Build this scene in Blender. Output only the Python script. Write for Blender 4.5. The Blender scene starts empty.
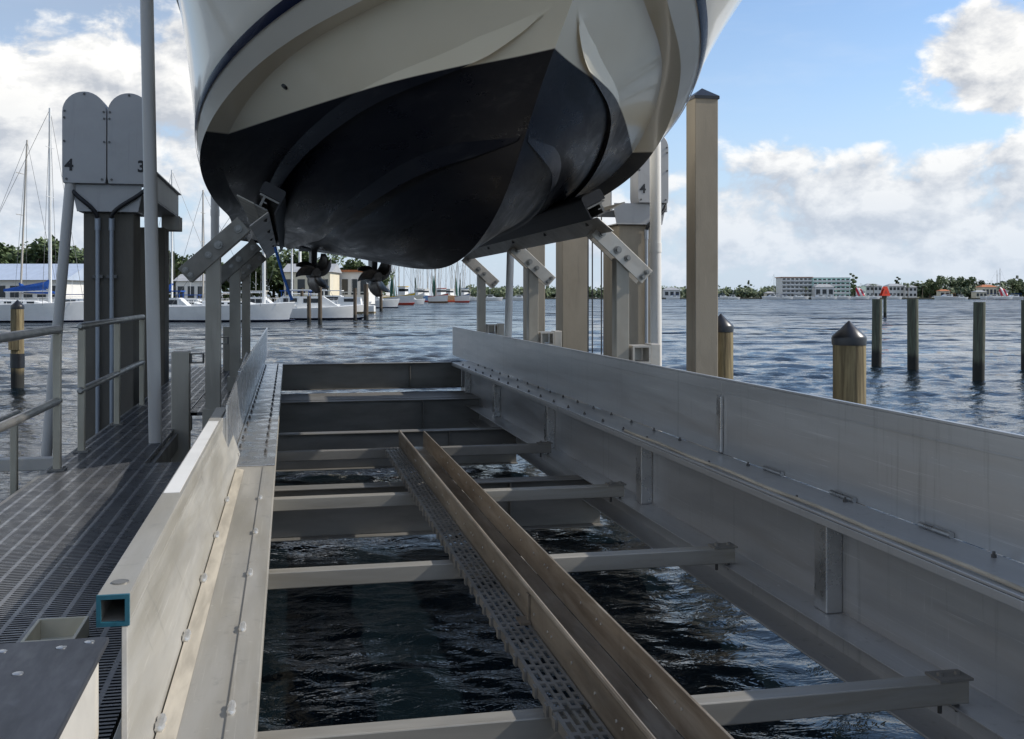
import bpy, bmesh, math, random
import numpy as np
from mathutils import Vector, Matrix
R = math.radians
random.seed(7)
C = bpy.context.scene.collection
# ------------------------------------------------------------------ camera
F, CX, CY, ZC = 1050.0, 512.0, 295.0, 2.35
YAW = math.atan((512 - 288) / F)
cam = bpy.data.objects.new('camera', bpy.data.cameras.new('camera'))
C.objects.link(cam)
cam.location = (0, 0, ZC)
cam.rotation_euler = (R(90), 0, -YAW)
cam.data.sensor_width = 36
cam.data.lens = F / 1024 * 36
cam.data.shift_y = -(369.5 - CY) / 1024
cam.data.clip_start = 0.05
cam.data.clip_end = 20000
bpy.context.scene.camera = cam
# ------------------------------------------------------------------ sun, sky
SUN = Vector((1.0, -0.16, 0.785)).normalized()
el = math.asin(SUN.z); az = math.atan2(SUN.x, SUN.y)
sun = bpy.data.objects.new('sun', bpy.data.lights.new('sun', 'SUN'))
C.objects.link(sun)
sun.data.energy = 2.65; sun.data.angle = R(0.53); sun.data.color = (1, .94, .85)
sun.rotation_euler = (-SUN).to_track_quat('-Z', 'Y').to_euler()
sc = bpy.context.scene
sc.view_settings.view_transform = 'Standard'; sc.view_settings.look = 'None'
sc.view_settings.exposure = 0.76; sc.view_settings.gamma = 1
w = bpy.data.worlds.new('World'); sc.world = w; w.use_nodes = True


class NB:
    """small node-building helper"""
    def __init__(s, nt): s.nt = nt
    def n(s, t, **k):
        nd = s.nt.nodes.new(t)
        for a, b in k.items(): setattr(nd, a, b)
        return nd
    def put(s, sock, v):
        if hasattr(v, 'is_output') or isinstance(v, bpy.types.NodeSocket): s.nt.links.new(v, sock)
        else: sock.default_value = v
    def math(s, op, a, b=None, c=None, clamp=False):
        nd = s.n('ShaderNodeMath', operation=op, use_clamp=clamp)
        for i, v in enumerate((a, b, c)):
            if v is not None: s.put(nd.inputs[i], v)
        return nd.outputs[0]
    def vmath(s, op, a, b=None, scale=None):
        nd = s.n('ShaderNodeVectorMath', operation=op)
        s.put(nd.inputs[0], a)
        if b is not None: s.put(nd.inputs[1], b)
        if scale is not None: s.put(nd.inputs['Scale'], scale)
        return nd.outputs[0]
    def mr(s, v, a, b, c=0, d=1, smooth=True):
        nd = s.n('ShaderNodeMapRange')
        if smooth: nd.interpolation_type = 'SMOOTHSTEP'
        for i, x in enumerate((v, a, b, c, d)): s.put(nd.inputs[i], x)
        return nd.outputs[0]
    def mix(s, f, a, b, blend='MIX'):
        nd = s.n('ShaderNodeMix', data_type='RGBA', blend_type=blend)
        s.put(nd.inputs[0], f); s.put(nd.inputs[6], a); s.put(nd.inputs[7], b)
        return nd.outputs[2]
    def noise(s, vec, scale, detail=4, rough=.55, dist=0.0):
        nd = s.n('ShaderNodeTexNoise')
        if vec is not None: s.put(nd.inputs['Vector'], vec)
        nd.inputs['Scale'].default_value = scale; nd.inputs['Detail'].default_value = detail
        nd.inputs['Roughness'].default_value = rough; nd.inputs['Distortion'].default_value = dist
        return nd.outputs[0]
    def vec(s, x, y, z):
        nd = s.n('ShaderNodeCombineXYZ')
        for i, v in enumerate((x, y, z)): s.put(nd.inputs[i], v)
        return nd.outputs[0]
    def sep(s, v):
        nd = s.n('ShaderNodeSeparateXYZ'); s.put(nd.inputs[0], v); return nd.outputs
    def mapping(s, v, scale=(1, 1, 1), loc=(0, 0, 0)):
        nd = s.n('ShaderNodeMapping'); s.put(nd.inputs[0], v)
        nd.inputs['Scale'].default_value = scale; nd.inputs['Location'].default_value = loc
        return nd.outputs[0]


def build_world():
    nt = w.node_tree; nt.nodes.clear(); b = NB(nt)
    sky = b.n('ShaderNodeTexSky', sky_type='NISHITA')
    sky.sun_disc = False; sky.sun_elevation = el; sky.sun_rotation = az
    sky.air_density = 1.0; sky.dust_density = 0.6; sky.ozone_density = 2.0; sky.altitude = 0
    d = b.n('ShaderNodeTexCoord').outputs['Generated']
    x, y, z = b.sep(d)[:3]
    azm = b.math('ARCTAN2', x, y)                      # azimuth from the dock's direction
    elv = b.math('ARCSINE', z)
    P = b.vec(azm, b.math('MULTIPLY', elv, 1.5), 0.0)
    def dens(off):
        Q = b.vmath('ADD', b.vmath('SCALE', P, scale=1.45), off)
        big = b.noise(Q, 4.6, 2, .5)
        fine = b.noise(Q, 12, 7, .58, .2)
        return b.math('ADD', b.math('MULTIPLY', big, .48), b.math('MULTIPLY', fine, .66))
    def blob(a0, e0, sa, se, amp):
        u = b.math('DIVIDE', b.math('SUBTRACT', azm, a0), sa)
        v = b.math('DIVIDE', b.math('SUBTRACT', elv, e0), se)
        r2 = b.math('ADD', b.math('MULTIPLY', u, u), b.math('MULTIPLY', v, v))
        return b.math('MULTIPLY', b.math('EXPONENT', b.math('MULTIPLY', r2, -1)), amp)
    m = None
    for bl in CLOUDS:
        t = blob(*bl)
        m = t if m is None else b.math('ADD', m, t)
    d0 = b.math('ADD', dens((3.1, 1.7, .4)), m)
    d1 = b.math('ADD', dens((3.1 + .016, 1.7 + .04, .4)), m)
    cov = b.mr(d0, .66, .79)
    thick = b.mr(d0, .78, 1.1)
    lit = b.math('ADD', b.math('MULTIPLY', b.math('SUBTRACT', d0, d1), 5.6), .64, clamp=True)
    lit = b.math('SUBTRACT', lit, b.math('MULTIPLY', thick, .22), clamp=True)
    ccol = b.mix(lit, (3.3, 3.5, 3.85, 1), (6.3, 6.25, 6.1, 1))
    hz = b.mr(elv, 0.0, .34, 1, 0)
    skyc = b.mix(b.math('MULTIPLY', hz, .50), b.mix(1.0, sky.outputs[0], SKYTINT, 'MULTIPLY'), (3.9, 4.6, 5.7, 1))
    wisp = b.mr(b.noise(b.mapping(P, (1, 2.6, 1), (5, 2, 0)), 5, 5, .6), .45, .75, 0, .22)
    skyc = b.mix(wisp, skyc, (4.2, 4.8, 5.8, 1))
    strat = b.math('MULTIPLY', blob(-.25, .44, .55, .24, 1.0), b.mr(b.noise(b.mapping(P, (1, 2.0, 1), (2, 7, 0)), 3.4, 5, .55), .25, .6, .7, 1.0))
    skyc = b.mix(strat, skyc, (2.9, 3.15, 3.5, 1))
    col = b.mix(cov, skyc, ccol)
    lowhz = b.mr(elv, -.02, .19, .72, 0)
    col = b.mix(lowhz, col, (3.35, 4.0, 4.9, 1))
    bg = b.n('ShaderNodeBackground'); nt.links.new(col, bg.inputs[0]); bg.inputs[1].default_value = 0.1
    out = b.n('ShaderNodeOutputWorld'); nt.links.new(bg.outputs[0], out.inputs[0])


SKYTINT = (.84, .95, 1.06, 1)
# cloud banks: azimuth, elevation, width, height, amount (radians from the dock's direction)
CLOUDS = [(-.22, .12, .17, .115, .25), (-.30, .42, .5, .13, -.30), (-.05, .2, .2, .12, .16),
          (.40, .07, .17, .085, .21), (.62, .065, .16, .065, .20), (.9, .08, .2, .08, .2),
          (.645, .205, .075, .05, .36), (.44, .235, .10, .065, -.40), (.60, .145, .11, .012, -.16), (.62, .31, .3, .04, -.3), (.3, .32, .15, .1, -.2),
          (2.4, .45, .9, .35, .22), (-2.2, .5, 1.0, .35, .22), (-1.2, .45, .5, .3, .2), (0.2, 1.1, 2.5, .4, .06)]  # this row: out-of-view clouds added for brighter, more neutral fill light
build_world()

# ------------------------------------------------------------------ placing helpers
def ray(px, py=CY):
    r = (px - CX) / F; u = (CY - py) / F
    return Vector((math.cos(YAW) * r + math.sin(YAW), math.cos(YAW) - math.sin(YAW) * r, u))
def at(px, d, z=0.0):
    v = ray(px) * d
    return Vector((v.x, v.y, z))
def hz(py, d): return ZC + (CY - py) / F * d            # height seen at row py at depth d

# ------------------------------------------------------------------ mesh helpers
class MB:
    def __init__(s): s.v = []; s.f = []
    def add(s, vs, fs, M=None):
        o = len(s.v)
        for p in vs:
            p = Vector(p); s.v.append(tuple(M @ p if M else p))
        s.f += [tuple(i + o for i in f) for f in fs]
        return s
    def box(s, x0, x1, y0, y1, z0, z1, M=None):
        vs = [(x0, y0, z0), (x1, y0, z0), (x1, y1, z0), (x0, y1, z0), (x0, y0, z1), (x1, y0, z1), (x1, y1, z1), (x0, y1, z1)]
        return s.add(vs, [(0, 3, 2, 1), (4, 5, 6, 7), (0, 1, 5, 4), (1, 2, 6, 5), (2, 3, 7, 6), (3, 0, 4, 7)], M)
    def cyl(s, a, b, r0, r1=None, n=16, cap=True):
        a, b = Vector(a), Vector(b); r1 = r0 if r1 is None else r1
        t = (b - a).normalized(); u = t.orthogonal().normalized(); v = t.cross(u)
        vs = []; fs = []
        for c, r in ((a, r0), (b, r1)):
            for i in range(n):
                q = 2 * math.pi * i / n; vs.append(c + u * (r * math.cos(q)) + v * (r * math.sin(q)))
        for i in range(n): fs.append((i, (i + 1) % n, n + (i + 1) % n, n + i))
        if cap: fs += [tuple(range(n - 1, -1, -1)), tuple(range(n, 2 * n))]
        return s.add(vs, fs)
    def tube(s, pts, r, n=10):
        pts = [Vector(p) for p in pts]; vs = []; fs = []; up = None
        rs = r if isinstance(r, (list, tuple)) else [r] * len(pts)
        for k, p in enumerate(pts):
            t = (pts[min(k + 1, len(pts) - 1)] - pts[max(k - 1, 0)]).normalized()
            if up is None: up = t.orthogonal().normalized()
            u = (up - t * up.dot(t)).normalized(); up = u; v = t.cross(u)
            for i in range(n):
                q = 2 * math.pi * i / n; vs.append(p + (u * math.cos(q) + v * math.sin(q)) * rs[k])
        for k in range(len(pts) - 1):
            for i in range(n): fs.append((k * n + i, k * n + (i + 1) % n, (k + 1) * n + (i + 1) % n, (k + 1) * n + i))
        fs += [tuple(range(n - 1, -1, -1)), tuple(range((len(pts) - 1) * n, len(pts) * n))]
        return s.add(vs, fs)
    def lathe(s, prof, n=20, c=(0, 0, 0)):
        vs = []; fs = []
        for r, z in prof:
            for i in range(n):
                q = 2 * math.pi * i / n; vs.append((c[0] + r * math.cos(q), c[1] + r * math.sin(q), c[2] + z))
        for k in range(len(prof) - 1):
            for i in range(n): fs.append((k * n + i, k * n + (i + 1) % n, (k + 1) * n + (i + 1) % n, (k + 1) * n + i))
        fs += [tuple(range(n - 1, -1, -1)), tuple(range((len(prof) - 1) * n, len(prof) * n))]
        return s.add(vs, fs)
    def prism(s, poly, a0, a1, axis='y', M=None):
        """poly in the plane across the axis, extruded from a0 to a1"""
        def pt(p, a):
            return {'y': (p[0], a, p[1]), 'x': (a, p[0], p[1]), 'z': (p[0], p[1], a)}[axis]
        n = len(poly)
        vs = [pt(p, a0) for p in poly] + [pt(p, a1) for p in poly]
        fs = [tuple(range(n)), tuple(range(2 * n - 1, n - 1, -1))] + [(i, i + n, (i + 1) % n + n, (i + 1) % n) for i in range(n)]
        return s.add(vs, fs, M)
    def grid(s, rows, close=False):
        o = len(s.v); n = len(rows[0])
        for r in rows: s.v += [tuple(p) for p in r]
        for k in range(len(rows) - 1):
            for i in range(n - 1): s.f.append((o + k * n + i, o + k * n + i + 1, o + (k + 1) * n + i + 1, o + (k + 1) * n + i))
        return s
    def mesh(s, name, m, smooth=False):
        me = bpy.data.meshes.new(name); me.from_pydata(s.v, [], s.f); me.update()
        bm = bmesh.new(); bm.from_mesh(me); bmesh.ops.recalc_face_normals(bm, faces=bm.faces); bm.to_mesh(me); bm.free()
        if m: me.materials.append(m)
        if smooth:
            for p in me.polygons: p.use_smooth = True
            try: me.set_sharp_from_angle(angle=R(38))
            except Exception: pass
        return me
    def build(s, name, m, parent=None, smooth=False, bevel=0, label=None):
        o = bpy.data.objects.new(name, s.mesh(name, m, smooth)); C.objects.link(o)
        if parent: o.parent = parent
        if bevel:
            b = o.modifiers.new('bevel', 'BEVEL'); b.width = bevel; b.segments = 2; b.limit_method = 'ANGLE'; b.angle_limit = R(40)
        if label: o['label'] = label
        return o

def thing(name, label, cat, loc=(0, 0, 0), rz=0.0, group=None):
    o = bpy.data.objects.new(name, None); C.objects.link(o); o.empty_display_size = .2
    o.location = loc; o.rotation_euler = (0, 0, rz)
    o['label'] = label; o['category'] = cat
    if group: o['group'] = group
    return o
def tag(o, label, cat, group=None):
    o['label'] = label; o['category'] = cat
    if group: o['group'] = group
    return o
def structure(o): o['kind'] = 'structure'; return o
def inst(src, parent, loc, name=None):
    c = src.copy(); C.objects.link(c); c.parent = parent; c.location = loc; return c

# ------------------------------------------------------------------ materials
def mat(name, col, rough=.5, metal=0.0, spec=.5, coat=0.0, var=0.0, vscale=4.0, stretch=(1, 1, 1), bump=0.0, bscale=40.0, col2=None, alt=.45, rvar=0.0, dark=None, dscale=2.0, scr=0.0, drip=0.0):
    m = bpy.data.materials.new(name); m.use_nodes = True
    nt = m.node_tree; b = NB(nt); p = nt.nodes['Principled BSDF']
    p.inputs['Roughness'].default_value = rough; p.inputs['Metallic'].default_value = metal
    p.inputs['Specular IOR Level'].default_value = spec; p.inputs['Coat Weight'].default_value = coat
    p.inputs['Coat Roughness'].default_value = .06
    c4 = (*col, 1)
    co = b.n('ShaderNodeTexCoord').outputs['Object']; c = c4
    if var or col2:
        n1 = b.noise(b.mapping(co, stretch), vscale, 6, .6, .3)
        c2 = (*(col2 if col2 else [v * (1 - var) for v in col]), 1)
        c = b.mix(b.mr(n1, alt - .14, alt + .2), c2, c4)
    if dark:
        n2 = b.noise(b.mapping(co, stretch), dscale, 5, .65, .6)
        c = b.mix(b.mr(n2, .52, .72, 0, .8), c, (*dark, 1))
    if drip:
        n4 = b.noise(b.mapping(co, (7, 7, .35)), 2.0, 6, .65, .3)
        c = b.mix(b.mr(n4, .56, .70, 0, drip), c, (*[v * .55 for v in col], 1))
        n5 = b.noise(b.mapping(co, (9, 9, .5), (4, 1, 2)), 3.0, 5, .7, .2)
        c = b.mix(b.mr(n5, .62, .74, 0, drip * .8), c, (*[min(.8, v * 1.45) for v in col], 1))
    if scr:
        n6 = b.noise(b.mapping(co, (60, .6, 60)), 2.0, 3, .7, .2); n7 = b.noise(b.mapping(co, (6, 6, 90), (3, 3, 3)), 1.0, 3, .7, 1.5)
        sm = b.math('MAXIMUM', b.mr(n6, .60, .72), b.mr(n7, .66, .74))
        c = b.mix(b.math('MULTIPLY', sm, scr), c, (*[min(.85, v * 1.5) for v in col], 1))
    if var or col2 or dark or drip or scr: nt.links.new(c, p.inputs['Base Color'])
    else: p.inputs['Base Color'].default_value = c4
    if rvar:
        n3 = b.noise(b.mapping(co, stretch), vscale * 1.7, 5, .6)
        nt.links.new(b.mr(n3, .3, .7, max(.02, rough - rvar), min(1, rough + rvar)), p.inputs['Roughness'])
    if bump:
        bp = b.n('ShaderNodeBump'); bp.inputs['Strength'].default_value = bump; bp.inputs['Distance'].default_value = .01
        nt.links.new(b.noise(b.mapping(co, stretch), bscale, 5, .6), bp.inputs['Height']); nt.links.new(bp.outputs[0], p.inputs['Normal'])
    return m

M = {}
M['alu'] = mat('weathered_aluminium', (.43, .44, .45), .36, .55, var=.12, vscale=2.6, stretch=(1, .12, 1.6), rvar=.08, dark=(.36, .35, .335), dscale=1.6, scr=.5, drip=.5)
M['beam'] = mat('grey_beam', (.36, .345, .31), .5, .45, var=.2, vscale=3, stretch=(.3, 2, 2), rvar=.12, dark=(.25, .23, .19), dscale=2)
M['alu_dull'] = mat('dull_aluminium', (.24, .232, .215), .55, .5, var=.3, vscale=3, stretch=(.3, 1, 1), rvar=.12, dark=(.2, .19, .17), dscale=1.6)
M['alu_bright'] = mat('clean_aluminium', (.56, .565, .57), .30, .9, var=.14, vscale=3, rvar=.1, scr=.4, drip=.3)
M['alu_warm'] = mat('stained_aluminium', (.45, .43, .385), .48, .5, col2=(.36, .335, .28), vscale=2.4, stretch=(2.2, .22, 2.2), rvar=.12, dark=(.35, .31, .24), dscale=1.4, scr=.4, drip=.4)
M['stain'] = mat('tan_stain', (.41, .37, .30), .7, 0, var=.35, vscale=5, stretch=(3, .4, 3))
M['channel'] = mat('brown_filmed_metal', (.27, .232, .185), .5, .45, col2=(.15, .122, .092), vscale=3.5, stretch=(2, .3, 2), rvar=.14, dark=(.36, .33, .28), dscale=2.3, scr=.3, drip=.3)
M['weld'] = mat('weld_metal', (.66, .65, .62), .4, .7, var=.2, vscale=30)
M['arm_shaded'] = mat('shaded_arm_plate', (.25, .235, .205), .5, .45, var=.25, vscale=4, rvar=.1, drip=.3)  # arm plate copy for the left bunk, shade mixed into its colour
M['bolt'] = mat('steel_bolt', (.12, .115, .11), .45, .7, var=.3, vscale=20)
M['boltl'] = mat('worn_bolt', (.30, .29, .27), .42, .7, var=.3, vscale=20)
M['post'] = mat('grey_alu_post', (.37, .345, .295), .5, .4, drip=.25, var=.2, vscale=3, stretch=(1, 1, .4), rvar=.1)
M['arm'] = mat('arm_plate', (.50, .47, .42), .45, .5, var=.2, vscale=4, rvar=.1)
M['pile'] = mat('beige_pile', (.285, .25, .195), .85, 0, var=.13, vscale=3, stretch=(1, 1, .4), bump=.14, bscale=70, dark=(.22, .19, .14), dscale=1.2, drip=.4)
M['pile_shaded'] = mat('shaded_pile', (.13, .118, .098), .85, 0, var=.2, vscale=3, stretch=(1, 1, .4), bump=.35, bscale=70)  # beige pile darkened: the left tower's shade put into its colour
M['pvc'] = mat('white_pvc', (.72, .71, .68), .38, 0, var=.1, vscale=2, stretch=(1, 1, .3), dark=(.55, .52, .46), dscale=1.0)
M['pvc_grey'] = mat('grey_pvc', (.44, .43, .41), .4, 0, var=.1, vscale=2, stretch=(1, 1, .3))
M['rail'] = mat('anodised_rail', (.33, .32, .30), .38, .75, var=.2, vscale=5, rvar=.1)
M['railpost'] = mat('rail_post', (.44, .41, .33), .5, .4, var=.2, vscale=5, stretch=(1, 1, .3), rvar=.1)
M['cover'] = mat('motor_cover', (.37, .365, .36), .5, .35, var=.08, vscale=3, dark=(.33, .325, .315), dscale=2, drip=.2)
M['lettering'] = mat('black_lettering', (.01, .01, .012), .5)
M['rubber'] = mat('black_rubber', (.013, .013, .016), .55, 0, var=.3, vscale=12, bump=.3, bscale=30)
M['blackcap'] = mat('black_cap', (.012, .013, .016), .35, 0, var=.3, vscale=8)
M['conduit'] = mat('conduit', (.30, .33, .37), .45, .4)
M['gel'] = mat('gelcoat', (.84, .80, .71), .16, 0, coat=.25, var=.03, vscale=1.2)
M['navy'] = mat('navy_stripe', (.012, .018, .05), .2, 0, coat=.4)
M['teal'] = mat('teal_paint', (.015, .105, .145), .5, 0, var=.25, vscale=30)
M['boxtop'] = mat('dark_sheet', (.032, .036, .045), .5, 0, scr=.6, var=.3, vscale=6, stretch=(2, .5, 1), rvar=.12, dark=(.09, .088, .086), dscale=3.0)
M['boxside'] = mat('white_sheet', (.46, .44, .40), .6, 0, var=.1, vscale=6, dark=(.55, .5, .42), dscale=3)
M['cream'] = mat('cream_sleeve', (.60, .55, .42), .6, 0, var=.15, vscale=10)
M['rope'] = mat('blue_rope', (.03, .12, .40), .8)
M['bronze'] = mat('grey_drive', (.20, .20, .205), .45, .4, var=.4, vscale=9)
M['propm'] = mat('propeller_metal', (.24, .21, .19), .4, .6, var=.4, vscale=14)
M['cable'] = mat('steel_cable', (.14, .14, .14), .5, .6)

def wood_mat(name, col, col2, rough=.85):
    m = bpy.data.materials.new(name); m.use_nodes = True; b = NB(m.node_tree); p = m.node_tree.nodes['Principled BSDF']
    co = b.n('ShaderNodeTexCoord').outputs['Object']
    n1 = b.noise(b.mapping(co, (14, 14, .7)), 2.2, 6, .65, .4); n2 = b.noise(b.mapping(co, (3, 3, .5)), 2.0, 4)
    c = b.mix(b.mr(n1, .38, .62), (*col2, 1), (*col, 1))
    c = b.mix(b.mr(n2, .45, .7, 0, .6), c, (*[v * .55 for v in col], 1))
    z = b.sep(co)[2]
    wet = b.mr(b.math('ADD', z, b.math('MULTIPLY', n2, .35)), .55, .8, 1, 0)
    c = b.mix(wet, c, (.014, .015, .013, 1))
    m.node_tree.links.new(c, p.inputs['Base Color'])
    p.inputs['Roughness'].default_value = rough
    bp = b.n('ShaderNodeBump'); bp.inputs['Strength'].default_value = .6; bp.inputs['Distance'].default_value = .015
    m.node_tree.links.new(n1, bp.inputs['Height']); m.node_tree.links.new(bp.outputs[0], p.inputs['Normal'])
    return m
M['wood'] = wood_mat('weathered_pile', (.225, .18, .095), (.10, .075, .038))
M['wood_dark'] = wood_mat('dark_dock_pile', (.12, .09, .06), (.055, .042, .03))
M['wood_green'] = wood_mat('greenish_pile', (.10, .12, .085), (.05, .047, .036))

def paint_mat():                                         # bottom: dark paint below the waterline, gelcoat above
    m = bpy.data.materials.new('bottom_and_gelcoat'); m.use_nodes = True; nt = m.node_tree; b = NB(nt); p = nt.nodes['Principled BSDF']
    co = b.n('ShaderNodeTexCoord').outputs['Object']; x, y, z = b.sep(co)[:3]
    k = b.mr(b.math('ADD', z, b.math('MULTIPLY', y, .008)), -.004, .004, smooth=False)
    n1 = b.noise(b.mapping(co, (1.0, .35, 3.0)), 2.6, 6, .65, .5); n2 = b.noise(b.mapping(co, (1.6, .22, 2.6)), 2.4, 6, .66, .5)
    dk = b.mix(b.mr(n1, .42, .75), (.003, .004, .009, 1), (.009, .010, .015, 1))
    dk = b.mix(b.mr(n2, .58, .80, 0, .5), dk, (.06, .06, .06, 1))
    n3 = b.noise(b.mapping(co, (1, .2, 1)), 1.5, 4)
    lt = b.mix(b.mr(n3, .4, .75), (.88, .80, .63, 1), (.84, .755, .58, 1))
    nt.links.new(b.mix(k, dk, lt), p.inputs['Base Color'])
    nt.links.new(b.mr(k, 0, 1, b.mr(n2, .3, .7, .24, .42), .18), p.inputs['Roughness'])
    nt.links.new(b.mr(k, 0, 1, .26, .5), p.inputs['Specular IOR Level'])
    nt.links.new(b.math('MULTIPLY', k, .5), p.inputs['Coat Weight']); p.inputs['Coat Roughness'].default_value = .06
    bp = b.n('ShaderNodeBump'); bp.inputs['Distance'].default_value = .01
    nt.links.new(b.mr(k, 0, 1, .12, 0), bp.inputs['Strength'])
    nt.links.new(n2, bp.inputs['Height']); nt.links.new(bp.outputs[0], p.inputs['Normal'])
    return m
M['bottom'] = paint_mat()

def grate_mat():                                         # moulded deck planks: cross slots, plank joints
    m = bpy.data.materials.new('slotted_decking'); m.use_nodes = True; nt = m.node_tree; b = NB(nt); p = nt.nodes['Principled BSDF']
    co = b.n('ShaderNodeTexCoord').outputs['Object']; x, y, z = b.sep(co)[:3]
    pw = .30
    fx = b.math('FRACT', b.math('DIVIDE', x, pw)); col = b.math('FLOOR', b.math('DIVIDE', x, pw / 3))
    sx = b.math('FRACT', b.math('DIVIDE', x, pw / 3))
    sy = b.math('FRACT', b.math('ADD', b.math('DIVIDE', y, .030), b.math('MULTIPLY', col, .5)))
    slot = b.math('MULTIPLY', b.mr(b.math('ABSOLUTE', b.math('SUBTRACT', sx, .5)), .38, .42, 1, 0), b.mr(b.math('ABSOLUTE', b.math('SUBTRACT', sy, .5)), .20, .28, 1, 0))
    rib = b.mr(b.math('ABSOLUTE', b.math('SUBTRACT', fx, .5)), .475, .49)
    n1 = b.noise(co, 2.5, 5, .6); n2 = b.noise(b.mapping(co, (1, 1, 1)), 9, 5, .65)
    c = b.mix(b.mr(n1, .3, .7), (.085, .09, .102, 1), (.14, .143, .15, 1))
    c = b.mix(b.math('MULTIPLY', rib, .10), c, (.25, .25, .25, 1))
    slot = b.math('MULTIPLY', slot, b.mr(rib, 0, 1, 1, 0))
    c = b.mix(slot, c, (.008, .009, .01, 1))
    nt.links.new(c, p.inputs['Base Color'])
    nt.links.new(b.mr(n2, .3, .7, .2, .42), p.inputs['Roughness'])
    p.inputs['Specular IOR Level'].default_value = .5
    nt.links.new(b.math('SUBTRACT', .5, b.math('MULTIPLY', slot, .5)), p.inputs['Specular IOR Level'])
    bp = b.n('ShaderNodeBump'); bp.inputs['Strength'].default_value = .8; bp.inputs['Distance'].default_value = .012
    nt.links.new(b.math('SUBTRACT', b.math('MULTIPLY', rib, .03), slot), bp.inputs['Height']); nt.links.new(bp.outputs[0], p.inputs['Normal'])
    return m
M['grate'] = grate_mat()

def water_mat():
    m = bpy.data.materials.new('harbour_water'); m.use_nodes = True; nt = m.node_tree; b = NB(nt); p = nt.nodes['Principled BSDF']
    co = b.n('ShaderNodeTexCoord').outputs['Object']
    p.inputs['Base Color'].default_value = (.004, .008, .011, 1); p.inputs['IOR'].default_value = 1.333
    ln = b.n('ShaderNodeVectorMath', operation='LENGTH'); b.put(ln.inputs[0], co); far = ln.outputs['Value']
    calm = b.mr(b.noise(b.mapping(co, (.35, 1, 1), (11, 2, 0)), .035, 4, .6), .34, .62, .6, 1.15)
    nt.links.new(b.mr(far, 15, 160, .03, .20), p.inputs['Roughness'])
    # far chop: slopes straight from a vector noise, so it does not fade with distance
    def slopes(scale, loc, st):
        nd = b.n('ShaderNodeTexNoise'); b.put(nd.inputs['Vector'], b.mapping(co, st, loc)); nd.inputs['Scale'].default_value = scale
        nd.inputs['Detail'].default_value = 3; nd.inputs['Roughness'].default_value = .55
        return b.vmath('SUBTRACT', nd.outputs['Color'], (.5, .5, .5))
    sl = b.vmath('ADD', b.vmath('SCALE', slopes(.22, (2, 5, 0), (.4, 1, 1)), scale=2.9), b.vmath('SCALE', slopes(.8, (9, 1, 0), (.5, 1, 1)), scale=3.4))
    sx, sy, _z = b.sep(sl)[:3]
    k = b.math('MULTIPLY', b.mr(far, 15, 110, .0, 1.0), calm)
    geo = b.n('ShaderNodeNewGeometry').outputs['Normal']
    nrm = b.vmath('NORMALIZE', b.vmath('ADD', geo, b.vec(b.math('MULTIPLY', sx, k), b.math('MULTIPLY', sy, k), 0.0)))
    c = b.noise(b.mapping(co, (.8, 1.3, 1), (7, 3, 0)), 5.0, 4, .55, .5)
    bp = b.n('ShaderNodeBump'); bp.inputs['Strength'].default_value = .8; bp.inputs['Distance'].default_value = .045
    nt.links.new(nrm, bp.inputs['Normal'])
    nt.links.new(b.math('MULTIPLY', c, calm), bp.inputs['Height']); nt.links.new(bp.outputs[0], p.inputs['Normal'])
    return m
M['water'] = water_mat()

# ================================================================== SETTING
def build_water():
    """one sheet to the horizon, finer where the dock stands, raised into wind waves"""
    rr = [0.0, .6, 1.2]
    while rr[-1] < 900: rr.append(rr[-1] + max(.035, rr[-1] * .0065) if rr[-1] > 1.6 else rr[-1] + .12)
    rr += [1200, 2000, 3500, 7000]
    an = list(np.arange(-34, 44, .16) + 6.0) + list(np.arange(50, 320, 4.0) + 6.0)
    an = np.radians(np.array(an)); r = np.array(rr); A = len(an); N = len(r)
    X = r[:, None] * np.sin(an)[None, :]; Y = r[:, None] * np.cos(an)[None, :]
    g = np.random.default_rng(5); Z = np.zeros_like(X)
    cell = np.maximum(.035, r * .0065)[:, None]
    lim = np.clip((r - 5) / 25, 0, 1)[:, None]                 # open water is rougher than the sheltered slip
    def swell(fx, fy, ph): return np.sin(X * fx + Y * fy + ph)
    gust = .75 + .35 * swell(.06, .11, 1.0) * swell(-.045, .08, 2.0)
    for k in range(64):
        lam = .16 * (2.3 / .16) ** (g.random() ** 1.15); th = math.radians(74) + g.normal(0, .6); amp = .0060 * lam ** .9
        w_ = np.clip((lam / cell - 2.0) / 1.5, 0, 1) * np.where(lam > .9, .16 + 1.09 * lim, .36 + 1.04 * lim)
        q = 2 * math.pi / lam
        ph = (X * math.cos(th) + Y * math.sin(th)) * q + g.random() * 6.28 + .6 * np.sin(X * .31 * g.random() + Y * .27 * g.random() + g.random() * 6)
        Z += amp * w_ * gust * (np.sin(ph) + .22 * np.sin(2 * ph + .6))
    Z[-4:] = 0
    me = bpy.data.meshes.new('water'); nv = N * A
    me.vertices.add(nv); me.vertices.foreach_set('co', np.stack([X, Y, Z], -1).astype(np.float32).ravel())
    i = np.arange(N - 1)[:, None] * A; j = np.arange(A)[None, :]; j2 = (j + 1) % A
    q = np.stack([i + j, i + A + j, i + A + j2, i + j2], -1).reshape(-1, 4)[:, ::-1]
    me.loops.add(q.size); me.loops.foreach_set('vertex_index', q.astype(np.int32).ravel())
    me.polygons.add(len(q)); me.polygons.foreach_set('loop_start', np.arange(0, q.size, 4, dtype=np.int32)); me.polygons.foreach_set('loop_total', np.full(len(q), 4, dtype=np.int32))
    me.polygons.foreach_set('use_smooth', np.ones(len(q), dtype=bool)); me.update(calc_edges=True); me.validate()
    me.materials.append(M['water']); o = bpy.data.objects.new('water', me); C.objects.link(o)
    if me.polygons[A * 40].normal.z < 0: me.flip_normals()
    return structure(o)
build_water()

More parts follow.
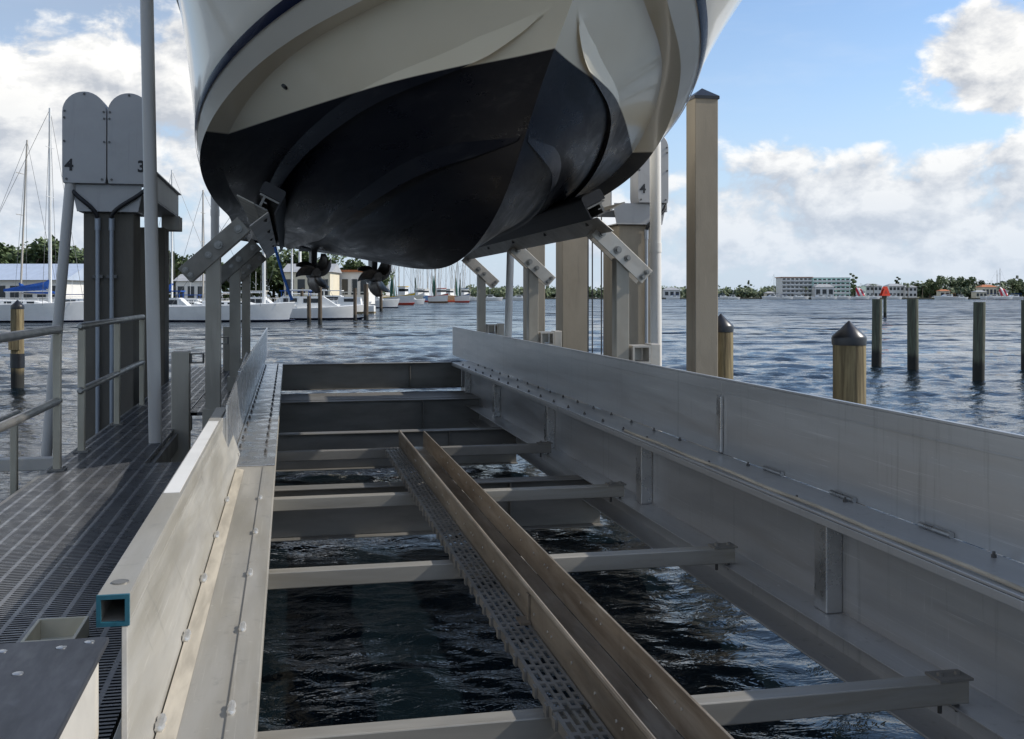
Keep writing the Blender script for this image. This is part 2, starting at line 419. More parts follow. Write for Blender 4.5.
# ================================================================== LIFT PLATFORM (aluminium cradle)
def H(h): return ZC - h                                   # height h below the lens
plat = thing('lift_platform', 'long aluminium lift cradle with two side walls, cross beams and a brown centre track', 'boat lift', (1.37, 9, H(1.78)))
PO = Vector(plat.location)
def pb(mb):                                               # into the platform's own frame
    mb.v = [tuple(Vector(p) - PO) for p in mb.v]; return mb
Y0, Y1 = -1.0, 20.6
def ubolt():
    b = MB(); b.cyl((0, 0, 0), (0, 0, .014), .013, n=6); b.cyl((0, 0, .014), (0, 0, .028), .007, n=8); return b.mesh('bolt', M['bolt'])
BOLT = ubolt()
def bolt(parent, loc, rot=None, me=None, name='bolt', s=1.0):
    o = bpy.data.objects.new(name, me or BOLT); C.objects.link(o); o.parent = parent; o.location = loc
    if rot: o.rotation_euler = rot
    o.scale = (s, s, s); return o

# right side beam: upper plate, ledge, web with stiffeners, two flanges
b = MB()
b.box(2.835, 3.185, Y0, 18.6, H(1.205), H(1.19))          # ledge
b.box(2.835, 2.852, Y0, 18.6, H(1.25), H(1.2075))         # front lip
b.box(3.03, 3.045, Y0, 18.6, H(1.775), H(1.208))          # web
b.box(2.81, 3.25, Y0, 18.6, H(1.79), H(1.7775))           # flange
b.box(3.03, 3.045, Y0, 18.6, H(2.0), H(1.7925))           # low web
b.box(2.83, 3.25, Y0, 18.6, H(2.015), H(2.0025))          # low flange
rb = pb(b).build('side_beam', M['alu'], plat, bevel=.003, label='right-hand side beam with shaded tall upper plate and box stiffeners')
b = MB()
b.box(3.19, 3.205, Y0, 7.4, H(1.19), H(.64)); b.box(3.19, 3.205, 7.404, Y1, H(1.19), H(.64))
b.box(3.187, 3.215, Y0, Y1, H(.638), H(.625))             # bright rolled top edge
b.box(3.186, 3.1885, Y0, Y1, H(.735), H(.726))            # crease under the top edge
up = pb(b).build('upper_plate', M['alu'], rb, bevel=.002)
b = MB(); b.box(3.165, 3.188, 7.36, 7.44, H(1.18), H(.76)); pb(b).build('joint_strap', M['alu_bright'], rb, bevel=.006)
for y in (2.25, 5.42, 8.55, 11.87, 15.06, 17.6):
    b = MB(); b.box(2.93, 3.029, y - .07, y + .07, H(1.776), H(1.21)); pb(b).build('stiffener', M['alu_bright'], rb, bevel=.006)
y = 1.6
while y < 18:
    bolt(rb, Vector((3.13, y, H(1.19))) - PO); 
    if y > 4.5: bolt(rb, Vector((2.89, y + .12, H(1.19))) - PO)
    y += .62 if y > 8 else 1.3
for y in (2.3, 3.1, 3.9, 4.7, 5.6, 6.5):                  # hinge-like straps along the plate foot
    b = MB(); b.cyl((3.172, y - .13, H(1.175)), (3.172, y + .13, H(1.175)), .016, n=10); pb(b).build('strap', M['alu_bright'], rb)
b = MB(); b.tube([(2.875, y, H(1.178) + .004 * math.sin(y * 5)) for y in [Y0 + .25 * k for k in range(int((9 - Y0) / .25))]], .011, 8)
pb(b).build('seam_pipe', M['stain'], rb, smooth=True)
# left side beam: low wall with a square tube, then a tall plate further out
b = MB()
b.box(-.46, -.085, Y0, 18.6, H(1.205), H(1.19)); b.box(-.102, -.085, Y0, 18.6, H(1.25), H(1.2075)); b.box(-.169, -.0855, Y0, 7.45, H(1.1895), H(1.183))
b.box(-.31, -.295, Y0, 18.6, H(1.775), H(1.208)); b.box(-.5, -.15, Y0, 18.6, H(1.79), H(1.7775))
b.box(-.31, -.295, Y0, 18.6, H(2.0), H(1.7925)); b.box(-.5, -.15, Y0, 18.6, H(2.015), H(2.0025))
lb = pb(b).build('side_beam', M['alu_warm'], plat, bevel=.003, label='left-hand side beam with sunlit stained low wall and square tube')
b = MB()
b.add([(-.436, 3.07, H(.918)), (-.346, 2.45, H(1.189)), (-.361, 2.45, H(1.189)), (-.451, 3.07, H(.918)), (-.436, 8.05, H(.918)), (-.346, 8.05, H(1.189)), (-.361, 8.05, H(1.189)), (-.451, 8.05, H(.918))],
      [(0, 1, 2, 3), (4, 7, 6, 5), (0, 4, 5, 1), (3, 2, 6, 7), (0, 3, 7, 4), (1, 5, 6, 2)]); pb(b).build('wall_sheet', M['alu_warm'], lb, bevel=.002)
b = MB(); b.prism([(-.344, H(1.1885)), (-.344, H(1.172)), (-.293, H(1.186)), (-.293, H(1.1885))], 2.3, 7.35); pb(b).build('fillet_strip', M['stain'], lb)
# square tube, hollow
def sqtube(x0, x1, y0, y1, z0, z1, t=.009):
    q = MB(); q.box(x0, x1, y0, y1, z1 - t, z1); q.box(x0, x1, y0, y1, z0, z0 + t)
    q.box(x0, x0 + t, y0, y1, z0 + t, z1 - t); q.box(x1 - t, x1, y0, y1, z0 + t, z1 - t); return q
sq = pb(sqtube(-.517, -.430, 3.08, 8.05, H(.916), H(.83), .011)).build('square_tube', M['alu_warm'], lb, bevel=.003)
b = MB()
for (x0, x1, z0, z1) in ((-.517, -.430, H(.8415), H(.8295)), (-.517, -.430, H(.9165), H(.9045)), (-.517, -.505, H(.9043), H(.8417)), (-.442, -.430, H(.9043), H(.8417))):
    b.box(x0, x1, 3.068, 3.079, z0, z1)
pb(b).build('painted_end', M['teal'], lb)
b = MB(); b.cyl((-.473, 3.2, H(.8298)), (-.473, 3.2, H(.826)), .024, n=18); pb(b).build('tube_hole_plug', M['boltl'], lb)
b = MB(); b.box(-.51, -.445, 4.6, 7.15, H(.8295), H(.8275)); pb(b).build('white_tape', M['pvc'], lb)
b = MB(); b.box(-.515, -.456, 3.5, 8.0, H(1.32), H(.9185)); pb(b).build('tube_support', M['alu_dull'], lb, bevel=.003)
b = MB(); b.box(-.445, -.4125, 7.352, 8.06, H(1.188), H(.83)); b.prism([(7.35, H(1.188)), (7.35, H(.745)), (9.2, H(.66)), (21.4, H(.66)), (21.4, H(1.188))], -.412, -.397, 'x'); b.box(-.418, -.391, 9.22, 21.4, H(.6575), H(.648))
lp = pb(b).build('upper_plate', M['alu_bright'], lb, bevel=.002)
b = MB(); b.prism([(7.9, H(.93)), (12.6, H(.68)), (12.6, H(1.0)), (8.2, H(1.0))], -.47, -.46, 'x'); b.tube([(-.47, 7.9, H(.93)), (-.47, 12.6, H(.68))], .012, 8)
pb(b).build('gusset', M['alu'], lb)
b = MB(); b.box(-.39, -.09, 7.5, 18.55, H(1.188), H(1.182)); pb(b).build('ledge_cover', M['alu_bright'], lb, bevel=.002)
y = 7.9
while y < 18.2:
    bolt(lb, Vector((-.36, y, H(1.181))) - PO); bolt(lb, Vector((-.165, y + .2, H(1.181))) - PO); y += .5
WELD = MB(); WELD.lathe([(.001, -.05), (.011, -.045), (.014, -.02), (.011, 0), (.015, .02), (.011, .045), (.001, .05)], 8); WELD = WELD.mesh('weld_bead', M['weld'], True)
for k, y in enumerate((2.3, 3.0, 3.75, 4.5, 5.3, 6.2)):
    bolt(lb, Vector((-.340, y, H(1.168))) - PO, (R(90), 0, 0), WELD, 'weld_bead', 1.0)
    bolt(lb, Vector((-.158, y + .1, H(1.181))) - PO, (R(90), 0, 0), WELD, 'weld_bead', .9)

# cross beams: slim tubes clamped on the flanges
for y in (1.7, 4.06, 6.48, 8.8, 11.4):
    b = MB(); b.box(-.28, 2.87, y - .05, y + .05, H(1.76), H(1.66))
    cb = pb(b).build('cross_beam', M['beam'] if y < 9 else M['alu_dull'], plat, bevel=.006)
    for x in (-.2, 2.8):
        b = MB(); b.box(x - .075, x + .085, y - .058, y + .058, H(1.659), H(1.648))
        for dx in (-.04, .045): b.cyl((x + dx, y, H(1.648)), (x + dx, y, H(1.632)), .014, n=6)
        pb(b).build('clamp', M['alu_dull'], cb)
        for dx in (-.04, .045):
            b = MB(); b.cyl((x + dx, y, H(1.81)), (x + dx, y, H(1.7605)), .010, n=6); pb(b).build('clamp_bolt', M['bolt'], cb)
# deep cross girders
for (y, t, bt) in ((10.0, 1.795, 2.27), (13.9, 1.795, 2.27), (16.7, 1.66, 2.22), (18.5, 1.19, 1.64)):
    b = MB(); b.box(-.29, 3.025, y - .008, y + .008, H(bt - .013), H(t + .013))
    b.box(-.29, 3.025, y - .11, y + .11, H(t + .012), H(t)); b.box(-.29, 3.025, y - .11, y + .11, H(bt), H(bt - .012))
    for x in (2.1,): b.box(x - .006, x + .006, y - .1, y - .009, H(bt - .013), H(t + .013))
    pb(b).build('cross_girder', M['alu_dull'], plat, bevel=.003)
b = MB(); b.box(-.29, 3.025, 16.82, 17.95, H(1.67), H(1.655)); pb(b).build('tie_plate', M['alu_dull'], plat)
# centre track: two upright angles with a floor between, slotted strip along the left
b = MB()
b.box(1.155, 1.167, -.5, 11.2, H(1.62), H(1.45)); b.box(1.415, 1.427, -.5, 11.2, H(1.62), H(1.45))
b.box(1.168, 1.414, -.5, 11.2, H(1.632), H(1.621))
tr = pb(b).build('centre_track', M['channel'], plat, bevel=.002)
b = MB(); b.tube([(1.161, -.5, H(1.449)), (1.161, 11.2, H(1.449))], .012, 8); pb(b).build('track_edge', M['channel'], tr, True)
RIV = MB(); RIV.cyl((0, 0, 0), (.004, 0, 0), .0065, n=8); RIV = RIV.mesh('rivet', M['weld'])
y = 1.5; k = 0
while y < 9.8:
    bolt(tr, Vector((1.1505, y, H(1.53))) - PO, None, RIV, 'rivet'); bolt(tr, Vector((1.4105, y + .1, H(1.52))) - PO, None, RIV, 'rivet')
    if k % 3 == 0: bolt(tr, Vector((1.1505, y + .07, H(1.53))) - PO, None, RIV, 'rivet'); bolt(tr, Vector((1.4105, y + .17, H(1.52))) - PO, None, RIV, 'rivet')
    y += .34; k += 1
b = MB(); b.box(1.144, 1.154, 4.98, 5.03, H(1.60), H(1.46)); b.box(1.10, 1.15, 4.95, 5.06, H(1.598), H(1.585)); pb(b).build('splice_plate', M['channel'], tr)
def slotted(y0, y1):
    q = MB(); xs = [1.0, 1.012, 1.034, 1.046, 1.068, 1.080, 1.102, 1.114, 1.136, 1.148]
    zt, zb = H(1.597), H(1.606)
    for i in range(0, 10, 2): q.box(xs[i], xs[i + 1], y0, y1, zb, zt)
    for r in range(4):
        xa, xb = xs[2 * r + 1], xs[2 * r + 2]
        y = y0 + (.06 if r % 2 else 0); g = 0
        while y < y1 - .05:
            q.box(xa, xb, y, y + .028, zb, zt); y += .125 if g % 2 else .075; g += 1
    q.box(.994, .9998, y0, y1, H(1.64), zt)
    y = y0 + .05
    while y < y1:
        q.box(.982, .9936, y, y + .045, H(1.645), H(1.60)); y += .19
    return q
pb(slotted(-.4, 3.9)).build('slotted_strip', M['alu_dull'], tr); pb(slotted(3.92, 11.0)).build('slotted_strip', M['alu_dull'], tr)

# ================================================================== YACHT
def cspl(xk, yk, x):
    n = len(xk); h = [xk[i + 1] - xk[i] for i in range(n - 1)]
    al = [0] * n
    for i in range(1, n - 1): al[i] = 3 * ((yk[i + 1] - yk[i]) / h[i] - (yk[i] - yk[i - 1]) / h[i - 1])
    l = [1] * n; mu = [0] * n; zz = [0] * n; c = [0] * n
    for i in range(1, n - 1):
        l[i] = 2 * (xk[i + 1] - xk[i - 1]) - h[i - 1] * mu[i - 1]; mu[i] = h[i] / l[i]; zz[i] = (al[i] - h[i - 1] * zz[i - 1]) / l[i]
    for j in range(n - 2, -1, -1): c[j] = zz[j] - mu[j] * c[j + 1]
    x = min(max(x, xk[0]), xk[-1]); i = max(k for k in range(n - 1) if x >= xk[k] - 1e-9)
    bb = (yk[i + 1] - yk[i]) / h[i] - h[i] * (2 * c[i] + c[i + 1]) / 3; d = (c[i + 1] - c[i]) / (3 * h[i]); t = x - xk[i]
    return yk[i] + bb * t + c[i] * t * t + d * t ** 3
KK = [-4.2, -3.0, -1.2, -.4, .4, 1.2, 2, 3, 4.5, 7, 12.5]
KZ = [2.9, 1.95, .741, .237, -.248, -.819, -1.148, -1.327, -1.322, -1.112, -.60]
CK = [-1.1, -.4, .3, 1.2, 2.2, 3.2, 4.5, 6, 8, 10, 12.5]
UC = [.06, .42, .81, 1.358, 1.801, 2.08, 2.227, 2.055, 1.86, 1.78, 1.70]
ZCH = [.78, .64, .533, .42, .28, .088, -.176, -.394, -.385, -.36, -.33]
WF = [.10, .20, .207, .186, .195, .223, .236, .264, .238, .22, .2]
US = [.35, .80, 1.25, 1.762, 2.169, 2.417, 2.49, 2.345, 2.12, 2.02, 1.92]
ZS = [.86, .76, .665, .532, .371, .198, -.06, -.26, -.25, -.22, -.19]
BK = [-3.7, -3.1, -2.0, -.7, .5, 1.5, 3, 5, 8, 12.5]
BU = [.02, .66, 1.68, 2.45, 2.86, 2.96, 2.80, 2.58, 2.36, 2.2]
BZ = [2.50, 2.42, 2.26, 2.06, 1.90, 1.76, 1.58, 1.40, 1.25, 1.2]
S1K = [-.4, .4, 1.2, 2.2, 3.5, 5.5, 9.]; S1U = [.02, .38, .868, 1.273, 1.569, 1.68, 1.66]
S2K = [.8, 1.2, 1.8, 2.6, 4, 6, 9.]; S2U = [.026, .297, .574, .786, .987, 1.015, .95]
yacht = thing('motor_yacht', 'big cream motor yacht with dark blue bottom paint hoisted bow-on above the cradle', 'yacht')
T = 7.514
def boat_pose():
    r, q, yw = -.005, -.035, .073
    Mr = Matrix(((math.cos(r), 0, -math.sin(r)), (0, 1, 0), (math.sin(r), 0, math.cos(r))))
    Mq = Matrix(((1, 0, 0), (0, math.cos(q), -math.sin(q)), (0, math.sin(q), math.cos(q))))
    My = Matrix(((math.cos(yw), -math.sin(yw), 0), (math.sin(yw), math.cos(yw), 0), (0, 0, 1)))
    P = ray(555, 48) * T; P.z += ZC
    return Matrix.Translation(P) @ (My @ Mq @ Mr).to_4x4()
yacht.matrix_world = boat_pose()
def sect(s):
    """half section from keel to outer chine: list of (u, z); its points follow both spray rails"""
    zk = cspl(KK, KZ, s)
    uc = cspl(CK, UC, s); zq = max(cspl(CK, ZCH, s), zk + .01); wf = cspl(CK, WF, s)
    def zz(u):
        t = u / max(uc, .01); return zk + (zq - zk) * t - .03 * t * (1 - t) * min(1, uc)
    wo, wi = .085, .022
    c1 = cspl(S1K, S1U, s); c2 = cspl(S2K, S2U, s)
    h1 = .055 * min(1, max(0, (s + .2) / .6)); h2 = .055 * min(1, max(0, (s - .75) / .5))
    f1 = .2 + .8 * h1 / .055; f2 = .2 + .8 * h2 / .055
    k = [0, c2 - wi * f2, c2, c2 + wo * f2, c1 - wi * f1, c1, c1 + wo * f1, uc]
    lo = [0, .02, .04, .06, .08, .10, .12, .14]
    sc_ = min(1, uc / .6)
    for i in range(1, 7): k[i] = max(k[i], k[i - 1] + .012 * sc_)
    k[7] = max(k[7], .02)
    for i in range(6, 0, -1): k[i] = min(k[i], k[i + 1] - .004 * sc_)
    dz = [0, 0, -h2, 0, 0, -h1, 0, 0]; nn = [8, 1, 3, 8, 1, 3, 8]; pts = []
    for i in range(7):
        for q in range(nn[i]):
            t = q / nn[i]; u = k[i] + (k[i + 1] - k[i]) * t; pts.append((u, zz(u) + dz[i] + (dz[i + 1] - dz[i]) * t))
    pts.append((uc, zq))
    pts += [(uc + wf * .5, zq - .008), (uc + wf, zq - .015)]
    return pts
def refine(pts, extra):
    return pts
st = [-1.1 + .06 * i for i in range(40)] + [1.3 + .12 * i for i in range(1, 94)]
for sg, in ((0,),):
    b = MB()
    rows = []
    for s in st:
        p = sect(s); z0 = cspl(KK, KZ, s)
        # denser sampling around the strakes keeps their edges crisp
        rows.append([(-u, s, z) for u, z in reversed(p[1:])] + [(u, s, z) for u, z in p])
    b.grid(rows)
    n = len(rows[-1])
    b.add([rows[-1][0], rows[-1][n // 2], rows[-1][-1]], [(0, 1, 2)])
hull = b.build('hull_bottom', M['bottom'], yacht, smooth=True)
NS = len(sect(1.0)); mid = NS - 1                          # crease lines: keel, rails and chine edges
for e in hull.data.edges:
    a_, b_ = e.vertices
    j = (a_ % (2 * NS - 1)) - mid
    e.use_edge_sharp = abs(a_ - b_) == 2 * NS - 1 and abs(j) in (0, 9, 12, 20, 21, 24, 32, 34)
    if abs(j) in (20, 21, 24, 9, 12) and hull.data.vertices[a_].co.y < (-.14 if abs(j) > 19 else .75): e.use_edge_sharp = False
def stem(z):
    lo, hi = -3.0, 1.0
    for _ in range(40):
        mid = (lo + hi) / 2
        if cspl(KK, KZ, mid) > z: lo = mid
        else: hi = mid
    return lo
stt = [-3.7 + .1 * i for i in range(50)] + [1.3 + .25 * i for i in range(1, 46)]
def side(s):
    zk = cspl(KK, KZ, s); ub = cspl(BK, BU, s); zb = cspl(BK, BZ, s)
    if s >= -1.1:
        a = (cspl(CK, UC, s) + cspl(CK, WF, s), cspl(CK, ZCH, s) - .015); q = (cspl(CK, US, s), cspl(CK, ZS, s))
    else:
        k = min(1, max(0, (s + 3.7) / 2.6))
        a = (.16 * k, zk + .0); q = (max(.02, .35 * k), zk + (.10) * k)
        if zk > zb: a = (0, zb - .02); q = (.0, zb - .01)
    return a, q, (ub, zb)
def lerp(a, b, t): return a + (b - a) * t
for nm in (1,):
    b = MB()
    for sg in (-1, 1):
        rows = []
        for s in stt:
            a, q, e = side(s); r = []
            for i in range(4): t = i / 3; r.append((lerp(a[0], q[0], t), lerp(a[1], q[1], t)))
            for i in range(1, 9):
                t = i / 8; fl = -.05 * math.sin(math.pi * t) * min(1, max(0, (4 - s) / 5))
                r.append((max(0, lerp(q[0], e[0], t) + fl), lerp(q[1], e[1], t)))
            rows.append([(sg * u, s, z) for u, z in r])
        b.grid(rows)
    for s in (stt[-1],):
        a, q, e = side(s); b.add([(-a[0], s, a[1]), (a[0], s, a[1]), (e[0], s, e[1]), (-e[0], s, e[1])], [(0, 1, 2, 3)])
b.build('topsides', M['gel'], yacht, smooth=True)
b = MB(); rows = []
for s in stt:
    a, q, e = side(s); rows.append([(-e[0], s, e[1] - .012), (0, s, e[1] + .06), (e[0], s, e[1] - .012)])
b.grid(rows); b.build('deck', M['gel'], yacht, smooth=True)
for sg in (-1, 1):                                         # boot stripe and rub rail along each side
    b = MB(); rows = []
    for s in [-.9 + .15 * i for i in range(75)]:
        a, q, e = side(s); hgt = .032
        rows.append([(sg * (lerp(q[0], a[0], .10) + .012), s, lerp(q[1], a[1], .10) - .004), (sg * (q[0] + .014), s, q[1] - .004), (sg * (lerp(q[0], e[0], .035) + .013), s, lerp(q[1], e[1], .035) - .004)])
    b.grid(rows); b.build('hull_stripe', M['navy'], yacht, smooth=True)
    b = MB(); b.tube([(sg * (side(s)[2][0] + .01), s, side(s)[2][1] - .02) for s in [-3.6 + .2 * i for i in range(80)]], .045, 10)
    b.build('rub_rail', M['pvc_grey'], yacht, smooth=True)
def cab(name, m, poly, taper=.0, par=None):
    """deckhouse block: list of (s, z) profile with half widths"""
    q = MB(); n = len(poly)
    q.add([(-hw, s, z) for s, z, hw in poly] + [(hw, s, z) for s, z, hw in poly], [tuple(range(n)), tuple(range(2 * n - 1, n - 1, -1))] + [(i, i + n, (i + 1) % n + n, (i + 1) % n) for i in range(n)])
    return q.build(name, m, par or yacht, bevel=.05)
cab('deckhouse', M['gel'], [(2.6, 1.55, .7), (4.2, 2.15, 1.3), (11.0, 2.15, 1.9), (11.0, 1.25, 2.0)])  # unseen upperworks, added so their shadow falls on the left tower and walkway
cab('windscreen', M['navy'], [(4.25, 2.155, 1.28), (5.5, 3.0, 1.2), (9.2, 3.0, 1.5), (9.2, 2.155, 1.7)])
cab('hardtop', M['gel'], [(5.0, 3.0, 1.2), (5.0, 3.12, 1.2), (10.8, 3.2, 1.7), (10.8, 3.02, 1.7)])
cab('bow_pulpit', M['gel'], [(-4.3, 2.48, .16), (-4.3, 2.56, .16), (-2.2, 2.36, .45), (-2.2, 2.26, .45)])  # unseen pulpit, added to carry the bow's shadow nearer along the walkway
def zsec(s, u):
    p = sect(s)
    for (u0, z0), (u1, z1) in zip(p, p[1:]):
        if u0 <= u <= u1: return z0 + (z1 - z0) * (u - u0) / max(1e-6, u1 - u0)
    return p[-1][1]
def find(px, py, sg):
    best = None; MW = yacht.matrix_world
    for i in range(120):
        s = .2 + i * .08; uc = cspl(CK, UC, s)
        for j in range(60):
            u = uc * j / 60; P = MW @ Vector((sg * u, s, zsec(s, u)))
            d = P.y * math.cos(YAW) + P.x * math.sin(YAW); r = P.x * math.cos(YAW) - P.y * math.sin(YAW)
            e = (CX + F * r / d - px) ** 2 + (CY - F * (P.z - ZC) / d - py) ** 2
            if best is None or e < best[0]: best = (e, s, u)
    return best[1], best[2]
s_, u_ = find(283, 86, -1)
b = MB(); b.lathe([(.0, -.012), (.028, -.012), (.032, -.006), (.032, .03)], 16); o = b.build('through_hull', M['blackcap'], yacht, smooth=True)
dz = (zsec(s_, u_ + .03) - zsec(s_, u_ - .03)) / .06
o.location = (-u_, s_, zsec(s_, u_)); o.rotation_euler = (0, math.atan(dz), 0)
# pod drives with twin propellers under the stern
def pod(x, s, zt):
    b = MB(); b.prism([(s - .28, zt), (s + .3, zt), (s + .22, zt - .42), (s - .16, zt - .42)], x - .05, x + .05, 'x')
    b.box(x - .22, x + .22, s - .35, s + .35, zt - .06, zt)
    q = MB(); q.v = b.v; q.f = b.f
    o = q.build('drive_leg', M['bronze'], yacht, bevel=.02)
    b = MB(); b.tube([(x, s - .42, zt - .47), (x, s - .3, zt - .47), (x, s, zt - .47), (x, s + .45, zt - .45), (x, s + .6, zt - .45)], [.07, .11, .13, .09, .03], 14)
    b.build('gearcase', M['bronze'], o, smooth=True)
    for kk, (yy, ph) in enumerate(((s - .36, 0.2), (s - .52, .7))):
        b = MB()
        for i in range(3):
            a = ph + i * math.pi * 2 / 3; ca, sa = math.cos(a), math.sin(a); tw = .16 if kk else -.16
            rows = []
            for j in range(7):
                rr = .06 + .28 * j / 6; ca, sa = math.cos(a + .5 * (j / 6) ** 1.5), math.sin(a + .5 * (j / 6) ** 1.5); wd = .07 * math.sin(math.pi * (.25 + .68 * j / 6)) + .01
                rows.append([(x + rr * ca - wd * t * sa, yy + tw * t * (1 - .3 * j / 6), zt - .47 + rr * sa + wd * t * ca) for t in (-1, -.5, 0, .5, 1)])
            b.grid(rows)
        b.cyl((x, yy - .08, zt - .47), (x, yy + .08, zt - .47), .07, .09, n=14)
        p = b.build('propeller', M['propm'], o, smooth=True)
        sol = p.modifiers.new('thick', 'SOLIDIFY'); sol.thickness = .012
    return o

# ================================================================== BUNKS on posts
def bunk(sg, xb, yb0, yb1, zb, tilt, label, posts, group='padded bunks under the yacht'):
    """sg -1 left, +1 right; zb top of the pad"""
    root = thing('boat_bunk', label, 'boat bunk', (xb, yb0, H(1.35)), 0, group); O = Vector(root.location)
    def loc(mb): mb.v = [tuple(Vector(p) - O) for p in mb.v]; return mb
    Mx = Matrix.Translation((xb, 0, zb)) @ Matrix.Rotation(-sg * tilt, 4, 'Y')
    L = yb1 - yb0
    def pr(poly, y0, y1, q): q.prism([(sg * x * 1.18, z * 1.18) for x, z in poly], y0, y1, 'y', Mx)
    # rubber pad with rounded top
    q = MB(); pr([(-.10, -.09)] + [(-.10 + .02 * (1 - math.cos(a)), -.02 + .03 * math.sin(a)) for a in (0, .5, 1.0, 1.5)] + [(.08 + .02 * math.sin(a), .01 - .03 * (1 - math.cos(a))) for a in (0, .5, 1, 1.5)] + [(.10, -.09)], yb0, yb1, q); pr([(-.10, -.20), (-.088, -.20), (-.088, -.0905), (-.10, -.0905)], yb0 + .002, yb1, q)
    loc(q).build('rubber_pad', M['rubber'], root, True)
    # extruded rail: open end shows an I profile
    q = MB()
    for poly in ([(-.085, -.11), (.085, -.11), (.085, -.095), (-.085, -.095)], [(.03, -.19), (.05, -.19), (.05, -.111), (.03, -.111)], [(.0, -.155), (.029, -.155), (.029, -.145), (.0, -.145)],
                 [(-.03, -.205), (.085, -.205), (.085, -.192), (-.03, -.192)]):
        pr(poly, yb0 + .004, yb1, q)
    loc(q).build('rail', M['alu_dull'], root)
    # side plate hanging on the inner side, angle flange on the outer
    q = MB(); pr([(.03, -.38), (.042, -.38), (-.036, -.206), (-.048, -.206)], yb0 - .0, yb1, q); loc(q).build('side_plate', M['arm'], root, bevel=.004)
    q = MB(); pr([(.088, -.205), (.24, -.205), (.24, -.193), (.088, -.193)], yb0 - .02, yb1, q); loc(q).build('edge_flange', M['post'], root)
    for y in (yb0 + .5, yb0 + 2.4, yb0 + 4.3, yb0 + 6.2):
        q = MB(); p0 = Mx @ Vector((-sg * .02, y, -.30)); p1 = Mx @ Vector((-sg * .05, y, -.29)); q.cyl(p0, p1, .022, n=10); loc(q).build('bolt', M['bolt'], root)
    for (xp, y, hb, ang) in posts:
        # upright post, arm of two plates leaning in, guide block at the foot
        q = MB(); ztop = ZC + .40
        q.box(xp - .072, xp + .072, y - .08, y + .08, H(hb), ztop); po = loc(q).build('post', M['post'], root, bevel=.006)
        q = MB(); q.box(xp - .1, xp + .1, y - .1, y + .1, H(2.1), H(hb - .12)); loc(q).build('post_sleeve', M['post'], po, bevel=.006)
        top = Vector((xp - sg * .30, 0, ZC + .71)); base = Vector((xp + sg * .27, 0, ZC + .19))
        d = Vector((top.x - base.x, 0, top.z - base.z)); ln = d.length; d.normalize(); nrm = Vector((-d.z, 0, d.x))
        for yy, nm in ((y - .105, 'arm_plate'), (y + .09, 'arm_plate')):
            q = MB(); hw = .092
            a = base; c = base + d * ln
            poly = [(a.x + nrm.x * hw, a.z + nrm.z * hw), (a.x - nrm.x * hw, a.z - nrm.z * hw), (c.x - nrm.x * hw, c.z - nrm.z * hw), (c.x + nrm.x * hw, c.z + nrm.z * hw)]
            q.prism(poly, yy, yy + .015, 'y'); ap = loc(q).build(nm, M['arm' if sg > 0 else 'arm_shaded'], root, bevel=.004)
        for t, off, rr in ((.06, .035, .03), (.06, -.035, .028), (.40, 0, .034), (.58, .01, .042), (.9, 0, .04)):
            p = base + d * ln * t + nrm * off
            q = MB(); q.cyl((p.x, y - .106, p.z), (p.x, y - .125, p.z), rr, n=16); q.cyl((p.x, y - .125, p.z), (p.x, y - .15, p.z), rr * .62, n=6)
            loc(q).build('bolt', M['boltl'], root, True)
        # guide block beside the post
        if sg < 0:
            gx = xp - .31; q = MB(); q.box(gx - .085, gx + .085, y - .09, y + .09, H(1.7), H(.56)); gb = loc(q).build('guide_block', M['post'], root, bevel=.008)
            q = sqtube(gx + .09, xp - .09, y - .06, y + .06, H(.68), H(.58), .012); loc(q).build('spacer', M['bolt'], gb)
        else:
            q = MB(); q.box(xp + .31, xp + .42, y - .1, y + .1, H(1.3), H(.53)); gb = loc(q).build('guide_block', M['arm'], root, bevel=.008)
            q = sqtube(xp + .10, xp + .305, y - .12, y + .12, H(.74), H(.545), .022); q.box(xp + .13, xp + .27, y + .08, y + .11, H(.71), H(.57)); loc(q).build('spacer', M['arm'], gb)
    return root

ZB = ZC + 1.04
bunk(1, 3.05, 10.4, 19.4, ZB, R(27), 'right bunk, black rubber pad and slanted plate on beige bolted posts',
     [(3.53, 10.9, 1.25, 0), (3.53, 15.1, 1.25, 0), (3.53, 19.3, 1.25, 0)])
bunk(-1, -.12, 10.4, 19.4, ZB, R(27), 'left bunk, black rubber pad with grey hanging plate on shaded posts',
     [(-.73, 10.9, 1.25, 0), (-.72, 15.1, 1.25, 0), (-.73, 19.3, 1.25, 0)])

# ================================================================== WALKWAY
ZW = H(1.32)
wk = thing('walkway', 'dark slotted decking of the raised walkway along the left side wall', 'walkway', (-1.1, 5, ZW)); O = Vector(wk.location)
def lw(mb): mb.v = [tuple(Vector(p) - O) for p in mb.v]; return mb
b = MB(); b.box(-1.10, -.52, -1, 8.66, ZW - .04, ZW); b.box(-1.76, -1.10, -1, 20, ZW - .04, ZW); lw(b).build('decking', M['grate'], wk)
b = MB(); b.box(-1.094, -.62, 12.4, 19, ZW - .05, ZW - .01); lw(b).build('decking', M['grate'], wk)
b = MB(); b.box(-1.79, -1.763, -1, 20, ZW - .2, ZW - .003); b.box(-1.095, -.56, 8.664, 8.70, ZW - .2, ZW - .006); b.box(-1.096, -1.06, 8.71, 12.39, ZW - .2, ZW - .043); lw(b).build('edge_beam', M['alu_dull'], wk)
for y in (1.0, 4.5, 8.0, 11.8, 16):
    b = MB(); b.cyl((-1.6, y, -1), (-1.6, y, ZW - .041), .13, n=16); lw(b).build('support_pile', M['pile'], wk, True)

